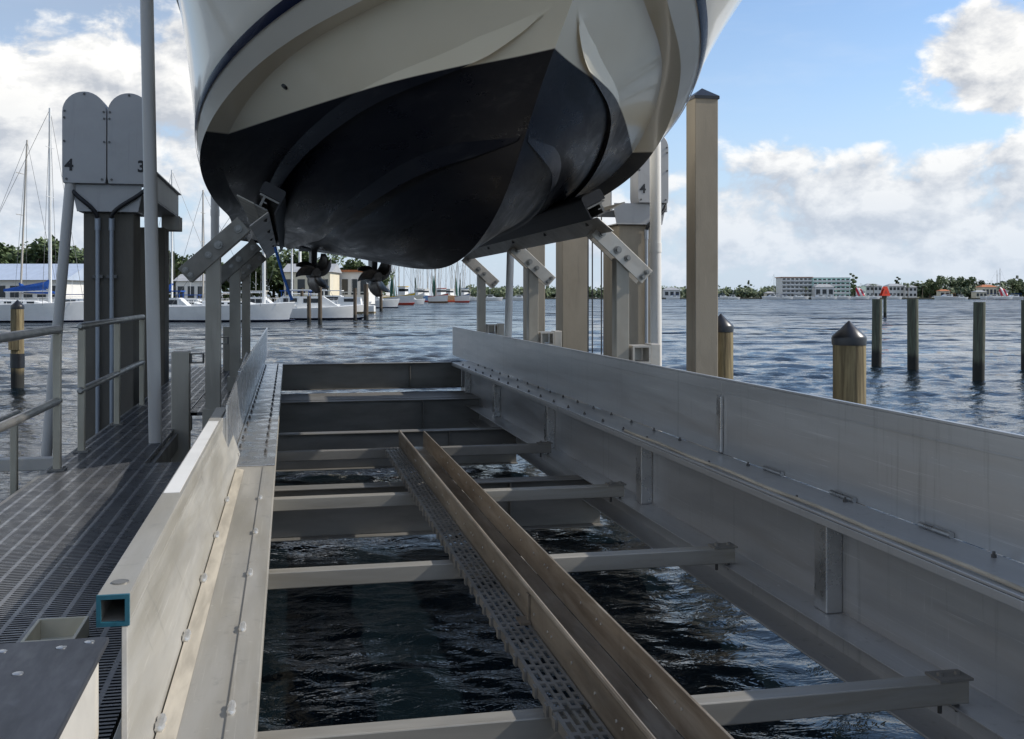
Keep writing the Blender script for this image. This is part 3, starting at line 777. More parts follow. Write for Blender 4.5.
def railing(label, segs, posts, x, group='walkway railings', ht=1.06, zw=ZW, r=.03):
    t = thing('railing', label, 'railing', (x, posts[0], zw), 0, group); O = Vector(t.location)
    def l(mb): mb.v = [tuple(Vector(p) - O) for p in mb.v]; return mb
    for (y0, y1, h) in segs:
        q = MB(); q.tube([(x, y0 - .02, zw + h), (x, y0, zw + h), (x, y1, zw + h), (x, y1 + .02, zw + h)], [r * .6, r, r, r * .6], 14); l(q).build('rail', M['rail'], t, True)
    for y in posts:
        q = MB(); q.box(x - .028, x + .028, y - .028, y + .028, zw, zw + ht - .03); l(q).build('post', M['railpost'], t, bevel=.008)
        q = MB(); q.box(x - .06, x + .06, y - .06, y + .06, zw + .0005, zw + .012)
        for dx in (-.042, .042):
            for dy in (-.042, .042): q.cyl((x + dx, y + dy, zw + .012), (x + dx, y + dy, zw + .024), .011, n=6)
        l(q).build('foot_plate', M['alu_dull'], t)
    return t
railing('nearer walkway railing at the left edge of the photo, two tubes on square posts', [(2.0, 8.5, 1.06), (2.0, 8.5, .52)], [8.45, 6.55, 4.6], -1.70)
railing('farther walkway railing in front of the left tower pile, short two-tube section', [(9.35, 13.2, 1.06), (9.35, 13.2, .52)], [9.4, 11.28, 13.14], -1.70)
railing('low dark railing of the lower dock seen under the nearer railing', [(6.0, 9.6, .80)], [6.2, 9.5], -2.25, None, .80, .55, .028)

b = MB(); b.box(-12, -1.95, 12.75, 12.9, .36, .50)
ld = tag(b.build('floating_dock', M['boxside'], None, bevel=.01), 'low pale dock edge across the water beyond the nearer railing', 'dock')
for x in (-2.6, -3.6): pass

# near box: dark top sheet, white side
nb = thing('dock_box', 'dark sheet-topped box with a white side in the near left corner', 'box', (-.95, 1.6, ZW)); O = Vector(nb.location)
def l(mb): mb.v = [tuple(Vector(p) - O) for p in mb.v]; return mb
b = MB(); b.box(-1.75, -.447, .4, 2.84, H(.89), H(.872)); l(b).build('top_sheet', M['boxtop'], nb, bevel=.004)
b = MB(); b.prism([(-.462, ZW + .001), (-.462, H(.8905)), (-1.73, H(.8905)), (-1.73, ZW + .001)], .42, 2.78); l(b).build('side_sheet', M['boxside'], nb, bevel=.004)
for (x, y) in ((-.548, 2.77), (-.684, 2.77), (-.608, 2.6), (-.487, 2.80), (-.82, 2.6)):
    b = MB(); b.lathe([(.0125, 0), (.0125, .002), (.007, .0035)], 16, (x, y, H(.872))); l(b).build('screw', M['alu_bright'], nb, True)
# cream sleeve let into the deck
q = MB(); x0, x1, y0, y1 = -.94, -.755, 4.05, 4.33
q.box(x0, x1, y0, y0 + .012, ZW + .001, ZW + .075); q.box(x0, x1, y1 - .012, y1, ZW + .001, ZW + .075); q.box(x0, x0 + .012, y0 + .0125, y1 - .0125, ZW + .001, ZW + .075); q.box(x1 - .012, x1, y0 + .0125, y1 - .0125, ZW + .001, ZW + .075)
q.box(x0 + .013, x1 - .013, y0 + .013, y1 - .013, ZW + .001, ZW + .004)
tag(q.build('deck_tray', M['cream'], None, bevel=.003), 'small open cream tray on the decking behind the dark-topped box', 'tray')

# ================================================================== POLES
def pole(label, p0, p1, r, m='pvc', collar=None):
    p0, p1 = Vector(p0), Vector(p1)
    t = thing('guide_pole', label, 'pole', p0, 0, 'white guide poles')
    b = MB(); d = p1 - p0
    bend = Vector((0, 0, 0))
    b.tube([d * k for k in (0, .25, .5, .75, 1)], r, 18); b.build('pipe', M[m], t, True)
    if collar is not None:
        c = d * collar; b = MB(); b.tube([c, c + d.normalized() * .12], r + .006, 18); b.build('collar', M[m], t, True)
    return t
def P(px, py, d):
    v = ray(px, py) * d; return Vector((v.x, v.y, ZC + v.z))
pole('tall white guide pole rising through the walkway cut-out', (at(160, 9.4).x, at(160, 9.4).y, -1), P(146, -40, 9.4), .058, 'pvc_grey', .30)
pole('grey pole leaning against the left tower below cover 4', (at(36, 12.6).x, at(36, 12.6).y, -1), P(71, 175, 12.6), .062, 'pvc_grey')
pole('bright white guide pole before the right-hand tower marked 4', (at(657, 13.4).x, at(657, 13.4).y, -1), P(655, 95, 13.4), .072, 'pvc', .66)
pole('thin white guide pole between the two farther right posts', (at(503, 16.4).x, at(503, 16.4).y, -1), P(511, 235, 16.4), .058)
pole('grey pole seen behind the left bunk arm', (at(215, 19).x, at(215, 19).y, -1), P(215, 150, 19), .075, 'pvc_grey', .8)

# ================================================================== PILES
def square_pile(label, px, d, wd, ytop, cap=True, group='square beige piles', name='concrete_pile', zt=None):
    p = at(px, d); t = thing(name, label, 'pile', (p.x, p.y, -2), 0, group); h = (hz(ytop, d) if zt is None else zt) + 2
    b = MB(); a = wd / 2; b.box(-a, a, -a, a, 0, h); b.build('shaft', M['pile'], t, bevel=.012)
    if cap:
        b = MB(); a += .012; b.box(-a, a, -a, a, h - .035, h + .002)
        b.add([(-a, -a, h + .0025), (a, -a, h + .0025), (a, a, h + .0025), (-a, a, h + .0025), (0, 0, h + .12)], [(0, 1, 4), (1, 2, 4), (2, 3, 4), (3, 0, 4), (3, 2, 1, 0)])
        b.build('cap', M['blackcap'], t)
    return t
square_pile('tallest beige square pile with a black pyramid cap, right of the yacht', 702, 12.9, .30, 98)
square_pile('wide beige square pile right of the middle bunk post', 572, 19.6, .50, 236, False)
square_pile('narrow beige square pile behind the middle bunk post', 534, 24, .42, 190, False)

def wood_pile(label, px, d, r, ytop, cap=False, m='wood', group='round wooden piles', lean=0.0, band=False):
    p = at(px, d); zt = hz(ytop, d)
    t = thing('wood_pile', label, 'pile', (p.x, p.y, 0), 0, group); t.rotation_euler = (lean, lean * .7, random.random() * 0)
    b = MB(); n = 18; prof = []
    rows = []
    for k in range(14):
        z = -1.5 + (zt + 1.5) * k / 13; rr = r * (1.05 - .05 * k / 13)
        rows.append([(rr * (1 + .035 * math.sin(3 * q + k * .3) + random.uniform(-.012, .012)) * math.cos(q), rr * (1 + .03 * math.sin(2 * q - k * .2)) * math.sin(q), z) for q in [2 * math.pi * i / n for i in range(n)]])
    for rw in rows: rw.append(rw[0])
    b.grid(rows); b.add(rows[-1][:-1], [tuple(range(n))]); b.build('shaft', M[m], t, True)
    if cap:
        b = MB(); b.lathe([(r * 1.05, zt - .075), (r * 1.07, zt - .01), (r * 1.03, zt + .012), (r * .5, zt + .085), (.006, zt + .155)], 20); b.build('cap', M['blackcap'], t, True)
    if band:
        b = MB(); b.lathe([(r * 1.12, .55), (r * 1.12, .9)], 18); b.build('band', M['blackcap'], t, True)
        b = MB(); b.box(-r * 1.1, r * .6, -r * 1.3, -r * .9, 1.0, 1.25); b.build('cleat', M['wood'], t)
    return t
wood_pile('short brown wooden pile with black cone cap touching the tallest beige pile', 721, 13.2, .148, 326, True)
wood_pile('stout yellowish wooden pile with black cone cap behind the right wall', 849, 10.0, .152, 337, True)
wood_pile('bare flat-topped mooring pile left of three in the open water', 876.5, 35.2, .16, 299, m='wood_green', lean=R(.4))
wood_pile('bare flat-topped mooring pile in the middle of three in the open water', 913, 32.5, .165, 299, m='wood_green', lean=R(-.3))
wood_pile('bare flat-topped mooring pile right of three in the open water', 978.5, 29.0, .155, 302, m='wood_green', lean=R(.5))
wood_pile('bare mooring pile cut by the right edge of the photo', 1027, 33.0, .17, 300, m='wood_green')
wood_pile('wooden pile with black cone cap and black band beyond the nearer railing', 17.5, 26, .15, 306, True, band=True)

# ================================================================== LIFT TOWERS
def digit_text(ch, size, parent, loc, rz=0.0, m=None):
    cu = bpy.data.curves.new('numeral', 'FONT'); cu.body = ch; cu.size = size; cu.extrude = .002; cu.align_x = 'CENTER'; cu.align_y = 'CENTER'
    cu.offset = .006
    o = bpy.data.objects.new('numeral', cu); C.objects.link(o)
    dg = bpy.context.evaluated_depsgraph_get(); me = bpy.data.meshes.new_from_object(o.evaluated_get(dg))
    bpy.data.objects.remove(o); me.materials.clear(); me.materials.append(m or M['lettering'])
    q = bpy.data.objects.new('numeral', me); C.objects.link(q); q.parent = parent; q.location = loc; q.rotation_euler = (R(90), 0, rz)
    return q
def tower(label, xc, y, z0, wpile, lng, nums, conduits, s=1.0, cables=(), pm='pile'):
    """xc centre of the pile pair; z0 pile top; covers stand on the near end"""
    t = thing('lift_tower', label, 'lift tower', (xc, y, -2), 0, 'boat lift towers'); O = Vector(t.location)
    def l(mb): mb.v = [tuple(Vector(p) - O) for p in mb.v]; return mb
    a = wpile / 2
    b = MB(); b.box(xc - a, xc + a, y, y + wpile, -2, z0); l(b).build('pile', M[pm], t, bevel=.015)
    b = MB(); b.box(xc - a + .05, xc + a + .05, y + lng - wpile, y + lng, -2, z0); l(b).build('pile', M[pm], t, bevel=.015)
    b = MB(); b.prism([(xc - a - .06, z0 + .002), (xc + a + .06, z0 + .002), (xc + a + .1, z0 + .20), (xc + a + .1, z0 + .33), (xc - a - .1, z0 + .33), (xc - a - .1, z0 + .20)], y - .075, y - .062); b.box(xc - a - .05, xc + a + .05, y - .02, y + wpile + .02, z0 + .001, z0 + .02)
    l(b).build('cap_plate', M['cover'], t, bevel=.005)
    b = MB(); b.box(xc - .46, xc + .46, y - .06, y + lng + .2, z0 + .205, z0 + .225); b.box(xc - .46, xc - .44, y - .05, y + lng + .2, z0 + .228, z0 + .55); b.box(xc + .44, xc + .46, y - .05, y + lng + .2, z0 + .228, z0 + .55)
    b.box(xc + .40, xc + .50, y + .3, y + lng + .21, z0 + .552, z0 + .57); b.box(xc - .50, xc - .40, y + .3, y + lng + .21, z0 + .552, z0 + .57)
    l(b).build('top_beam', M['cover'], t, bevel=.004)
    for k in range(2):
        b = MB(); zz = z0 + .1; b.box(xc + .25, xc + .52, y + lng - .2 + k * .3, y + lng - .12 + k * .3, zz - .12, zz + .1); l(b).build('bracket', M['boxside'], t, bevel=.01)
    for k, ch in enumerate(nums):
        cxk = xc + (-.255 if k == 0 else .255) if len(nums) > 1 else xc + .2
        w2, ht = .25, 1.10; zb = z0 + .335
        poly = [(cxk - w2 * .95, zb), (cxk + w2 * .95, zb), (cxk + w2, zb + .08), (cxk + w2, zb + ht - w2)] + [(cxk + w2 * math.cos(q), zb + ht - w2 + w2 * math.sin(q)) for q in [math.pi * i / 16 for i in range(1, 16)]] + [(cxk - w2, zb + ht - w2), (cxk - w2, zb + .08)]
        b = MB(); b.prism(poly, y - .14, y + .24); cv = l(b).build('motor_cover', M['cover'], t, True, bevel=.006)
        dx = -.17 if ch == '4' else .14
        digit_text(ch, .19, cv, Vector((cxk + dx, y - .1425, zb + .21)) - O)
        for (sx, sz) in ((0, ht - .03), (.22, ht - .24), (-.22, ht - .24), (-.225, .5), (.225, .5), (.225, .78), (-.225, .78), (.2, .05), (-.2, .05)):
            b = MB(); p = Vector((cxk + sx, y - .14, zb + sz)); b.cyl(p, p + Vector((0, -.012, 0)), .014, n=8); l(b).build('screw', M['bolt'], cv)
    for cxn, (ex, ez) in conduits:
        zt_ = z0 - .10
        b = MB(); b.cyl((xc + cxn, y - .045, .4), (xc + cxn, y - .045, zt_), .026, n=12); b.cyl((xc + cxn, y - .045, zt_ - .12), (xc + cxn, y - .045, zt_ + .03), .034, n=12); cd = l(b).build('conduit', M['conduit'], t, True)
        x0_, x1_ = xc + cxn, xc + ex; pts = []
        for i in range(13):
            u = i / 12; e = u * u * (3 - 2 * u)
            pts.append((lerp(x0_, x1_, e), y - .06 - .05 * math.sin(math.pi * u), lerp(zt_ + .03, z0 + ez, u)))
        b = MB(); b.tube(pts, .026, 10); l(b).build('flexible_cable', M['rubber'], cd, True)
        for zz in (z0 - .8,):
            b = MB(); b.box(xc + cxn - .06, xc + cxn + .06, y - .055, y - .001, zz, zz + .04); l(b).build('strap', M['bolt'], cd)
    for (cx_, cy_) in cables:
        b = MB(); b.cyl((xc + cx_, y + cy_, -1), (xc + cx_, y + cy_, z0 + .2), .011, n=8); l(b).build('lifting_cable', M['cable'], t)
    return t
tower('left lift tower with rounded grey covers 4 and 3, dark cables on its pile', -2.13, 13.5, hz(214, 13.0), .58, 3.4, '43', [(-.12, (-.44, .34)), (.04, (.46, .34))], pm='pile_shaded')
pR = at(638, 16.3)
tower('right lift tower behind the bright white pole, cover marked 4', pR.x, pR.y, hz(225, 16.3), .62, 1.0, '4', [(.12, (.42, .3))], cables=((-.63, .6), (-.56, .6), (-.44, .5)))

# rope hanging from the left bunk
b = MB(); p0 = P(275, 247, 11.8); p1 = P(292, 300, 11.8); b.tube([p0.lerp(p1, k / 6) + Vector((0, 0, -.03 * math.sin(math.pi * k / 6))) for k in range(7)] , .016, 8)
tag(b.build('rope', M['rope'], None, True), 'blue rope hanging down from the left bunk', 'rope')
MW = yacht.matrix_world.inverted()
pod(-.62, 11.3, -.54); pod(.42, 11.3, -.60)

# ================================================================== BACKGROUND
M['boatwhite'] = mat('boat_white', (.78, .78, .76), .3, 0, var=.08, vscale=1.5)
M['boatcream'] = mat('boat_cream', (.70, .66, .56), .4, 0, var=.1, vscale=1.5)
M['glass'] = mat('dark_glass', (.02, .025, .03), .08)
M['bluecanvas'] = mat('blue_canvas', (.012, .09, .38), .8, 0, var=.35, vscale=4)
M['mast'] = mat('white_mast', (.72, .72, .70), .4, .1)
M['mastdull'] = mat('dull_mast', (.42, .39, .34), .5, .2)
M['rust'] = mat('rusty_steel', (.22, .13, .07), .8, 0, var=.4, vscale=3)
M['yellow'] = mat('yellow_paint', (.72, .46, .03), .5)
M['redpaint'] = mat('red_paint', (.55, .06, .03), .5, 0, var=.2, vscale=3)
M['bluepaint'] = mat('blue_paint', (.05, .12, .25), .5)
M['green'] = mat('green_net', (.03, .12, .09), .8, 0, var=.4, vscale=3)
M['roofblue'] = mat('pale_metal_roof', (.48, .55, .66), .45, .2, var=.12, vscale=.6, stretch=(3, 1, 1))
M['wallwhite'] = mat('white_wall', (.70, .69, .66), .7, 0, var=.08, vscale=.5)
M['wallgreen'] = mat('mint_wall', (.52, .78, .71), .7, 0, var=.06, vscale=.3)
M['wallcream'] = mat('cream_wall', (.66, .60, .46), .7, 0, var=.08, vscale=.5)
M['tile'] = mat('orange_roof', (.46, .17, .07), .8, 0, var=.25, vscale=2)
M['greyroof'] = mat('grey_roof', (.36, .37, .38), .7, 0, var=.2, vscale=1)
M['orange'] = mat('marker_red', (.80, .06, .02), .5)
M['land'] = mat('shore_ground', (.16, .15, .11), .95, 0, var=.4, vscale=.2)
M['trunk'] = mat('bark', (.14, .11, .08), .9)
def leaf_mat(name, a, c):
    m = bpy.data.materials.new(name); m.use_nodes = True; b = NB(m.node_tree); p = m.node_tree.nodes['Principled BSDF']
    co = b.n('ShaderNodeTexCoord').outputs['Object']; nn = b.noise(co, .55, 4, .6)
    rnd = b.n('ShaderNodeObjectInfo').outputs['Random']
    f = b.math('ADD', b.mr(nn, .35, .65), b.math('MULTIPLY', rnd, .3), clamp=True)
    m.node_tree.links.new(b.mix(f, (*a, 1), (*c, 1)), p.inputs['Base Color']); p.inputs['Roughness'].default_value = .7
    return m
M['leaf'] = leaf_mat('dark_leaves', (.04, .07, .026), (.10, .13, .045))
M['leaf2'] = leaf_mat('mangrove_leaves', (.05, .08, .04), (.10, .13, .06))

def leaves(q, n, centres, size, rnd):
    for _ in range(n):
        c, r = rnd.choice(centres)
        d = Vector((rnd.gauss(0, 1), rnd.gauss(0, 1), rnd.gauss(0, 1))).normalized() * (rnd.random() ** .45)
        p = Vector(c) + Vector((d.x * r, d.y * r, d.z * r * .8)); u = Vector((rnd.gauss(0, 1), rnd.gauss(0, 1), rnd.gauss(0, 1))).normalized(); v = u.orthogonal().normalized(); sz = size * rnd.uniform(.6, 1.3)
        q.add([p - u * sz - v * sz * .3, p + v * sz * .7, p + u * sz - v * sz * .2, p - v * sz * .8], [(0, 1, 2, 3)])
TREES = {}
def tree_proto(kind, seed):
    rnd = random.Random(seed); cr = MB(); tk = MB()
    if kind == 'broad':
        cs = [((rnd.uniform(-.33, .33), rnd.uniform(-.33, .33), rnd.uniform(.2, .84)), rnd.uniform(.13, .24)) for _ in range(15)]
        leaves(cr, 1900, cs, .038, rnd); tk.tube([(0, 0, -.02), (.01, 0, .2), (.0, .02, .5), (.03, 0, .75)], [.035, .028, .018, .006], 8)
        for c, r in cs[:6]: tk.tube([(0, .01, .3), (c[0] * .6, c[1] * .6, (c[2] + .3) / 2 + .05), c], [.016, .01, .004], 6)
    elif kind == 'pine':
        cs = [((rnd.uniform(-.1, .1), rnd.uniform(-.1, .1), z), .15 * (1.12 - z)) for z in [.25, .33, .4, .48, .56, .64, .72, .8, .88, .95]]
        leaves(cr, 800, cs, .032, rnd); tk.tube([(0, 0, -.02), (.01, 0, .5), (0, 0, .98)], [.022, .014, .004], 8)
    else:                                                   # palm
        tk.tube([(0, 0, -.02), (.02, 0, .4), (.05, .01, .86)], [.022, .016, .013], 8)
        for i in range(18):
            a = i * 2.399; e = rnd.uniform(-.2, .9); L = rnd.uniform(.2, .27); pts = []
            for j in range(6):
                t = j / 5; pts.append(Vector((.05 + math.cos(a) * L * t * math.cos(e), .01 + math.sin(a) * L * t * math.cos(e), .86 + L * (t * math.sin(e) - .55 * t * t))))
            for j in range(5):
                w_ = .022 * math.sin(math.pi * (.15 + .8 * j / 5)); sd = Vector((-math.sin(a), math.cos(a), -.4)) * w_ * 1.6; s2 = Vector((math.sin(a), -math.cos(a), -.4)) * w_ * 1.6
                cr.add([pts[j], pts[j + 1], pts[j + 1] + sd, pts[j] + sd], [(0, 1, 2, 3)]); cr.add([pts[j], pts[j + 1], pts[j + 1] + s2, pts[j] + s2], [(0, 1, 2, 3)])
    return cr.mesh('crown', M['leaf'] if kind != 'palm' else M['leaf2']), tk.mesh('trunk', M['trunk'], True)
def tree(kind, label, px, d, h, zb=0.6, group='shore trees', wd=1.0, seed=None):
    seed = random.randrange(3) if seed is None else seed
    if (kind, seed) not in TREES: TREES[(kind, seed)] = tree_proto(kind, seed * 7 + 3)
    cm, tm = TREES[(kind, seed)]
    p = at(px, d, zb); nm = {'broad': 'broadleaf_tree', 'pine': 'pine_tree', 'palm': 'palm_tree'}[kind]
    t = thing(nm, label, 'tree', p, random.random() * 6.28, group); t.scale = (h * wd, h * wd, h)
    for nmp, me in (('crown', cm), ('trunk', tm)):
        o = bpy.data.objects.new(nmp, me); C.objects.link(o); o.parent = t
    return t

def hull_mesh(q, L, B, hh, fl=.25, stern=.75, z0=0.0, n=12):
    rows = []
    for k in range(n + 1):
        t = k / n; x = -L / 2 + L * t
        bw = B / 2 * (stern + (1 - stern) * min(1, t / .35)) if t < .35 else B / 2 * (1 - ((t - .35) / .65) ** 2.2)
        sh = hh * (1 + fl * t * t); bw = max(bw, .02); xo = x + .06 * L * (t ** 3)
        rows.append([(x, -bw * .6, z0 - .3), (x + (xo - x) * .3, -bw * .85, z0 + sh * .3), (xo, -bw, z0 + sh), (xo, 0, z0 + sh + .06), (xo, bw, z0 + sh), (x + (xo - x) * .3, bw * .85, z0 + sh * .3), (x, bw * .6, z0 - .3)])
    q.grid(rows); q.add(rows[0], [(0, 1, 2, 3, 4, 5, 6)])
def boat_axis(head):                                        # heading: 1 bow to image right, -1 bow to image left
    return -YAW if head > 0 else math.pi - YAW

def sailboat(label, px, d, L, head, mast_px, mast_top, cover=None, mastm='mast', hullm='boatwhite', wl='navy', hh=1.25, group='moored sailing boats', lean=0.0, rot=0.0):
    t = thing('sailing_boat', label, 'sailboat', at(px, d, 0), boat_axis(head) + rot, group); hs = 1 if head > 0 else -1
    q = MB(); hull_mesh(q, L, L * .3, hh); h = q.build('hull', M[hullm], t, True)
    q = MB(); hull_mesh(q, L * 1.004, L * .3 * 1.02, .16, 0); q.build('boot_stripe', M[wl], h, True)
    q = MB(); q.prism([(-L * .2, hh - .02), (-L * .19, hh + .5), (L * .16, hh + .4), (L * .27, hh + .05)], -L * .085, L * .085, 'y'); cb = q.build('cabin', M[hullm], t, bevel=.06)
    q = MB()
    for k in range(4): x = -L * .15 + k * L * .085; q.box(x, x + L * .055, -L * .0865, L * .0865, hh + .18, hh + .34)
    q.build('window', M['glass'], cb)
    mx = (mast_px - px) * d / F * hs; zt = hz(mast_top, d)
    q = MB(); q.tube([(mx, 0, hh), (mx + lean * hs, 0, zt)], [.16 if d < 95 else .11, .11 if d < 95 else .08], 10); ms = q.build('mast', M[mastm], t, True)
    q = MB()
    for zz in (hh + (zt - hh) * .55, hh + (zt - hh) * .8): q.tube([(mx, -.8, zz), (mx, .8, zz)], .03, 6)
    q.build('spreader', M[mastm], ms)
    q = MB()
    for (x1, y1) in ((L * .5, 0), (-L * .48, 0), (mx, -L * .13), (mx, L * .13)): q.tube([(mx + lean * hs, 0, zt - .1), (x1, y1, hh)], .018, 5)
    q.build('stay', M['cable'], ms)
    q = MB(); bl = L * .34; q.tube([(mx - .1, 0, hh + 1.25), (mx - bl, 0, hh + 1.2)], .06, 8); bm_ = q.build('boom', M[mastm], t)
    if cover:
        q = MB(); q.tube([(mx + .05, 0, hh + 2.3), (mx - .25, 0, hh + 1.75), (mx - bl * .5, 0, hh + 1.5), (mx - bl * 1.02, 0, hh + 1.3)], [.10, .34, .28, .12], 10); q.build('sail_cover', M[cover], bm_, True)
    q = MB()
    for yy in (-1, 1):
        for k in range(9):
            x = -L * .46 + k * L * .11; bw = L * .14 * (1 if k < 6 else 1 - (k - 5) * .2); q.tube([(x, yy * bw, hh), (x, yy * bw, hh + .65)], .018, 5)
        q.tube([(-L * .46, yy * L * .14, hh + .65), (L * .1, yy * L * .14, hh + .65), (L * .46, yy * L * .05, hh + .75)], .014, 5)
    q.build('guard_rail', M['mast'], t)
    return t
def motorboat(label, px, d, L, head, hullm='boatwhite', topm='boatwhite', group='small motor boats', tall=1.0, stripe=None, rot=0.0):
    t = thing('motor_boat', label, 'motor boat', at(px, d, 0), boat_axis(head) + rot, group)
    q = MB(); hull_mesh(q, L, L * .32, L * .11 + .25, .3); h = q.build('hull', M[hullm], t, True)
    if stripe:
        q = MB(); hull_mesh(q, L * 1.004, L * .323, .18, 0); q.build('waterline_stripe', M[stripe], h, True)
    z = L * .11 + .25
    q = MB(); q.prism([(-L * .28, z - .02), (-L * .26, z + .9 * tall), (L * .05, z + .9 * tall), (L * .25, z + .1)], -L * .11, L * .11, 'y'); c = q.build('cabin', M['boatwhite'], t, bevel=.05)
    q = MB(); q.box(-L * .2, L * .02, -L * .1115, L * .1115, z + .42 * tall, z + .75 * tall); q.build('window', M['glass'], c)
    q = MB(); q.box(-L * .4, L * .08, -L * .12, L * .12, z + 1.35 * tall, z + 1.43 * tall)
    for x in (-L * .38, L * .05):
        for y in (-L * .1, L * .1): q.box(x - .03, x + .03, y - .03, y + .03, z - .02, z + 1.349 * tall)
    q.build('canopy', M[topm], t)
    q = MB(); q.tube([(-L * .1, 0, z + 1.42 * tall), (-L * .1, 0, z + 3.0 * tall)], .02, 6); q.build('aerial', M['mast'], t)
    return t
def trawler(label, px, d, L, head, hullm, trim, rot=0.0, mh=13, group='shrimp trawlers at the fish dock', boom_up=True):
    t = thing('fishing_trawler', label, 'fishing boat', at(px, d, 0), boat_axis(head) + rot, group)
    q = MB(); hull_mesh(q, L, L * .34, 1.7, .75); h = q.build('hull', M[hullm], t, True)
    q = MB(); hull_mesh(q, L * 1.006, L * .345, .45, .1); q.build('waterline_stripe', M['redpaint'] if trim != 'redpaint' else M['rust'], h, True)
    q = MB(); hull_mesh(q, L * 1.003, L * .343, .95, .9, z0=.95); q.build('bulwark', M[trim], h, True)
    q = MB(); q.box(L * .02, L * .27, -L * .11, L * .11, 1.8, 4.3); w_ = q.build('wheelhouse', M['boatwhite'], t, bevel=.05)
    q = MB(); q.box(L * .05, L * .272, -L * .1115, L * .1115, 3.2, 3.85); q.build('window', M['glass'], w_)
    q = MB(); q.box(-L * .0, L * .3, -L * .125, L * .125, 4.305, 4.42); q.build('roof', M[trim], w_)
    q = MB(); q.tube([(0, 0, 1.7), (0, 0, mh)], [.16, .09], 8); q.tube([(-L * .2, 0, 1.7), (-L * .2, 0, mh * .72)], .09, 8); ms = q.build('mast', M['mastdull'], t, True)
    for sg in (-1, 1):
        q = MB(); yy = sg * L * .2; q.tube([(-.3, sg * .6, 2.2), (-.8, yy, mh * 1.06)], [.10, .06], 8); ob = q.build('outrigger', M['rust'] if trim == 'rust' else M['mastdull'], t, True)
        q = MB()
        for k in range(3): q.tube([(0, 0, mh - .2 - k), (-.8, yy * (1 - k * .2), mh * (1.05 - k * .2))], .02, 5)
        q.tube([(-.8, yy, mh * 1.05), (-L * .35, sg * .6, 2)], .03, 5); q.build('rigging', M['cable'], ob)
    q = MB(); q.tube([(-L * .25, 0, mh * .55), (-L * .27, .1, 4.0), (-L * .3, .2, 1.8)], [.12, .45, .3], 8)
    q.build('net', M['green'], t, True)
    q = MB()
    for (p_, e_) in (((L * .5, 0, 4), (0, 0, mh)), ((-L * .45, 0, 2), (0, 0, mh))): q.tube([p_, e_], .025, 5)
    q.build('stay', M['cable'], ms)
    return t
def building(label, px0, px1, d, ztop, depth, wallm, roofm, floors=1, z0=.8, roof='flat', ov=.5, bays=4, cat='building', name='waterfront_building', balc=False):
    w_ = (px1 - px0) * d / F; c = at((px0 + px1) / 2, d, z0)
    t = thing(name, label, cat, c, -YAW)
    h = ztop - z0; q = MB(); q.box(-w_ / 2, w_ / 2, 0, depth, 0, h); wl = q.build('wall', M[wallm], t)
    q = MB()
    if roof == 'flat': q.box(-w_ / 2 - ov, w_ / 2 + ov, -ov, depth + ov, h + .002, h + .35)
    elif roof == 'hip':
        r = [(-w_ / 2 - ov, -ov, h), (w_ / 2 + ov, -ov, h), (w_ / 2 + ov, depth + ov, h), (-w_ / 2 - ov, depth + ov, h), (-w_ / 4, depth / 2, h + w_ * .16), (w_ / 4, depth / 2, h + w_ * .16)]
        q.add([(x, y, z + .003) for x, y, z in r], [(0, 1, 5, 4), (1, 2, 5), (2, 3, 4, 5), (3, 0, 4), (3, 2, 1, 0)])
    else:
        q.prism([(-ov, h + .003), (depth / 2, h + depth * .16), (depth + ov, h + .003)], -w_ / 2 - ov, w_ / 2 + ov, 'x')
    q.build('roof', M[roofm], t)
    fh = h / floors
    for f in range(floors):
        for k in range(bays):
            x0 = -w_ / 2 + w_ * (k + .18) / bays; x1 = -w_ / 2 + w_ * (k + .82) / bays
            q = MB(); q.box(x0, x1, -.06, .02, f * fh + fh * .3, f * fh + fh * .78); q.build('window', M['glass'], wl)
        if balc:
            q = MB(); q.box(-w_ / 2, w_ / 2, -1.2, -.07, f * fh + .02, f * fh + .18); q.box(-w_ / 2, w_ / 2, -1.2, -1.14, f * fh + .19, f * fh + 1.0); q.build('balcony', M['wallwhite'], wl)
    return t

# ---- left shore and its land
def land(name, pts, z0, z1):
    q = MB(); q.prism([(p.x, p.y) for p in pts], z0, z1, 'z'); return structure(q.build(name, M['land']))
land('shore', [at(-500, 128), at(345, 135), at(352, 160), at(374, 350), at(440, 480), at(520, 900), at(-600, 900)], -2, .75)
land('far_shore', [at(440, 610), at(640, 612), at(1300, 575), at(1400, 900), at(440, 900)], -2, .6)

# ---- sailing boats and cruisers at the left marina
sailboat('white sailboat with tall white mast and blue sail cover at the far left', 18, 91, 11.5, 1, 50, 108, 'bluecanvas', hh=1.45)
sailboat('sailboat with a dull leaning mast behind the far left white sailboat', 12, 104, 10, -1, 20, 140, 'bluecanvas', 'mastdull', lean=.7)
sailboat('white sailboat with a bare mast, its bow pointing right, behind the left bunk posts', 228, 93, 10.6, 1, 264, 165, None, hh=1.35)
sailboat('white sailboat moored between the left tower and the left posts', 182, 108, 9, 1, 172, 170, 'bluecanvas')
sailboat('cream sailboat whose mast shows left of the left bunk arm', 214, 118, 10, -1, 203, 190, None, 'mastdull', 'boatcream')
motorboat('white cabin cruiser with dark windows under the yacht propellers', 320, 100, 7.6, 1, tall=1.25, stripe='navy', rot=.15)
motorboat('small white boat with blue canopy behind the far left sailboats', 66, 120, 7, -1, topm='bluecanvas')
motorboat('small white boat with blue canopy behind the left bunk posts', 196, 121, 6.5, 1, topm='bluecanvas')
motorboat('small white boat with cream canopy near the fish dock piles', 346, 128, 7, -1, topm='boatcream', tall=1.2)
sailboat('white sailboat with furled sails behind the white cabin cruiser', 300, 122, 9, -1, 292, 215, None)

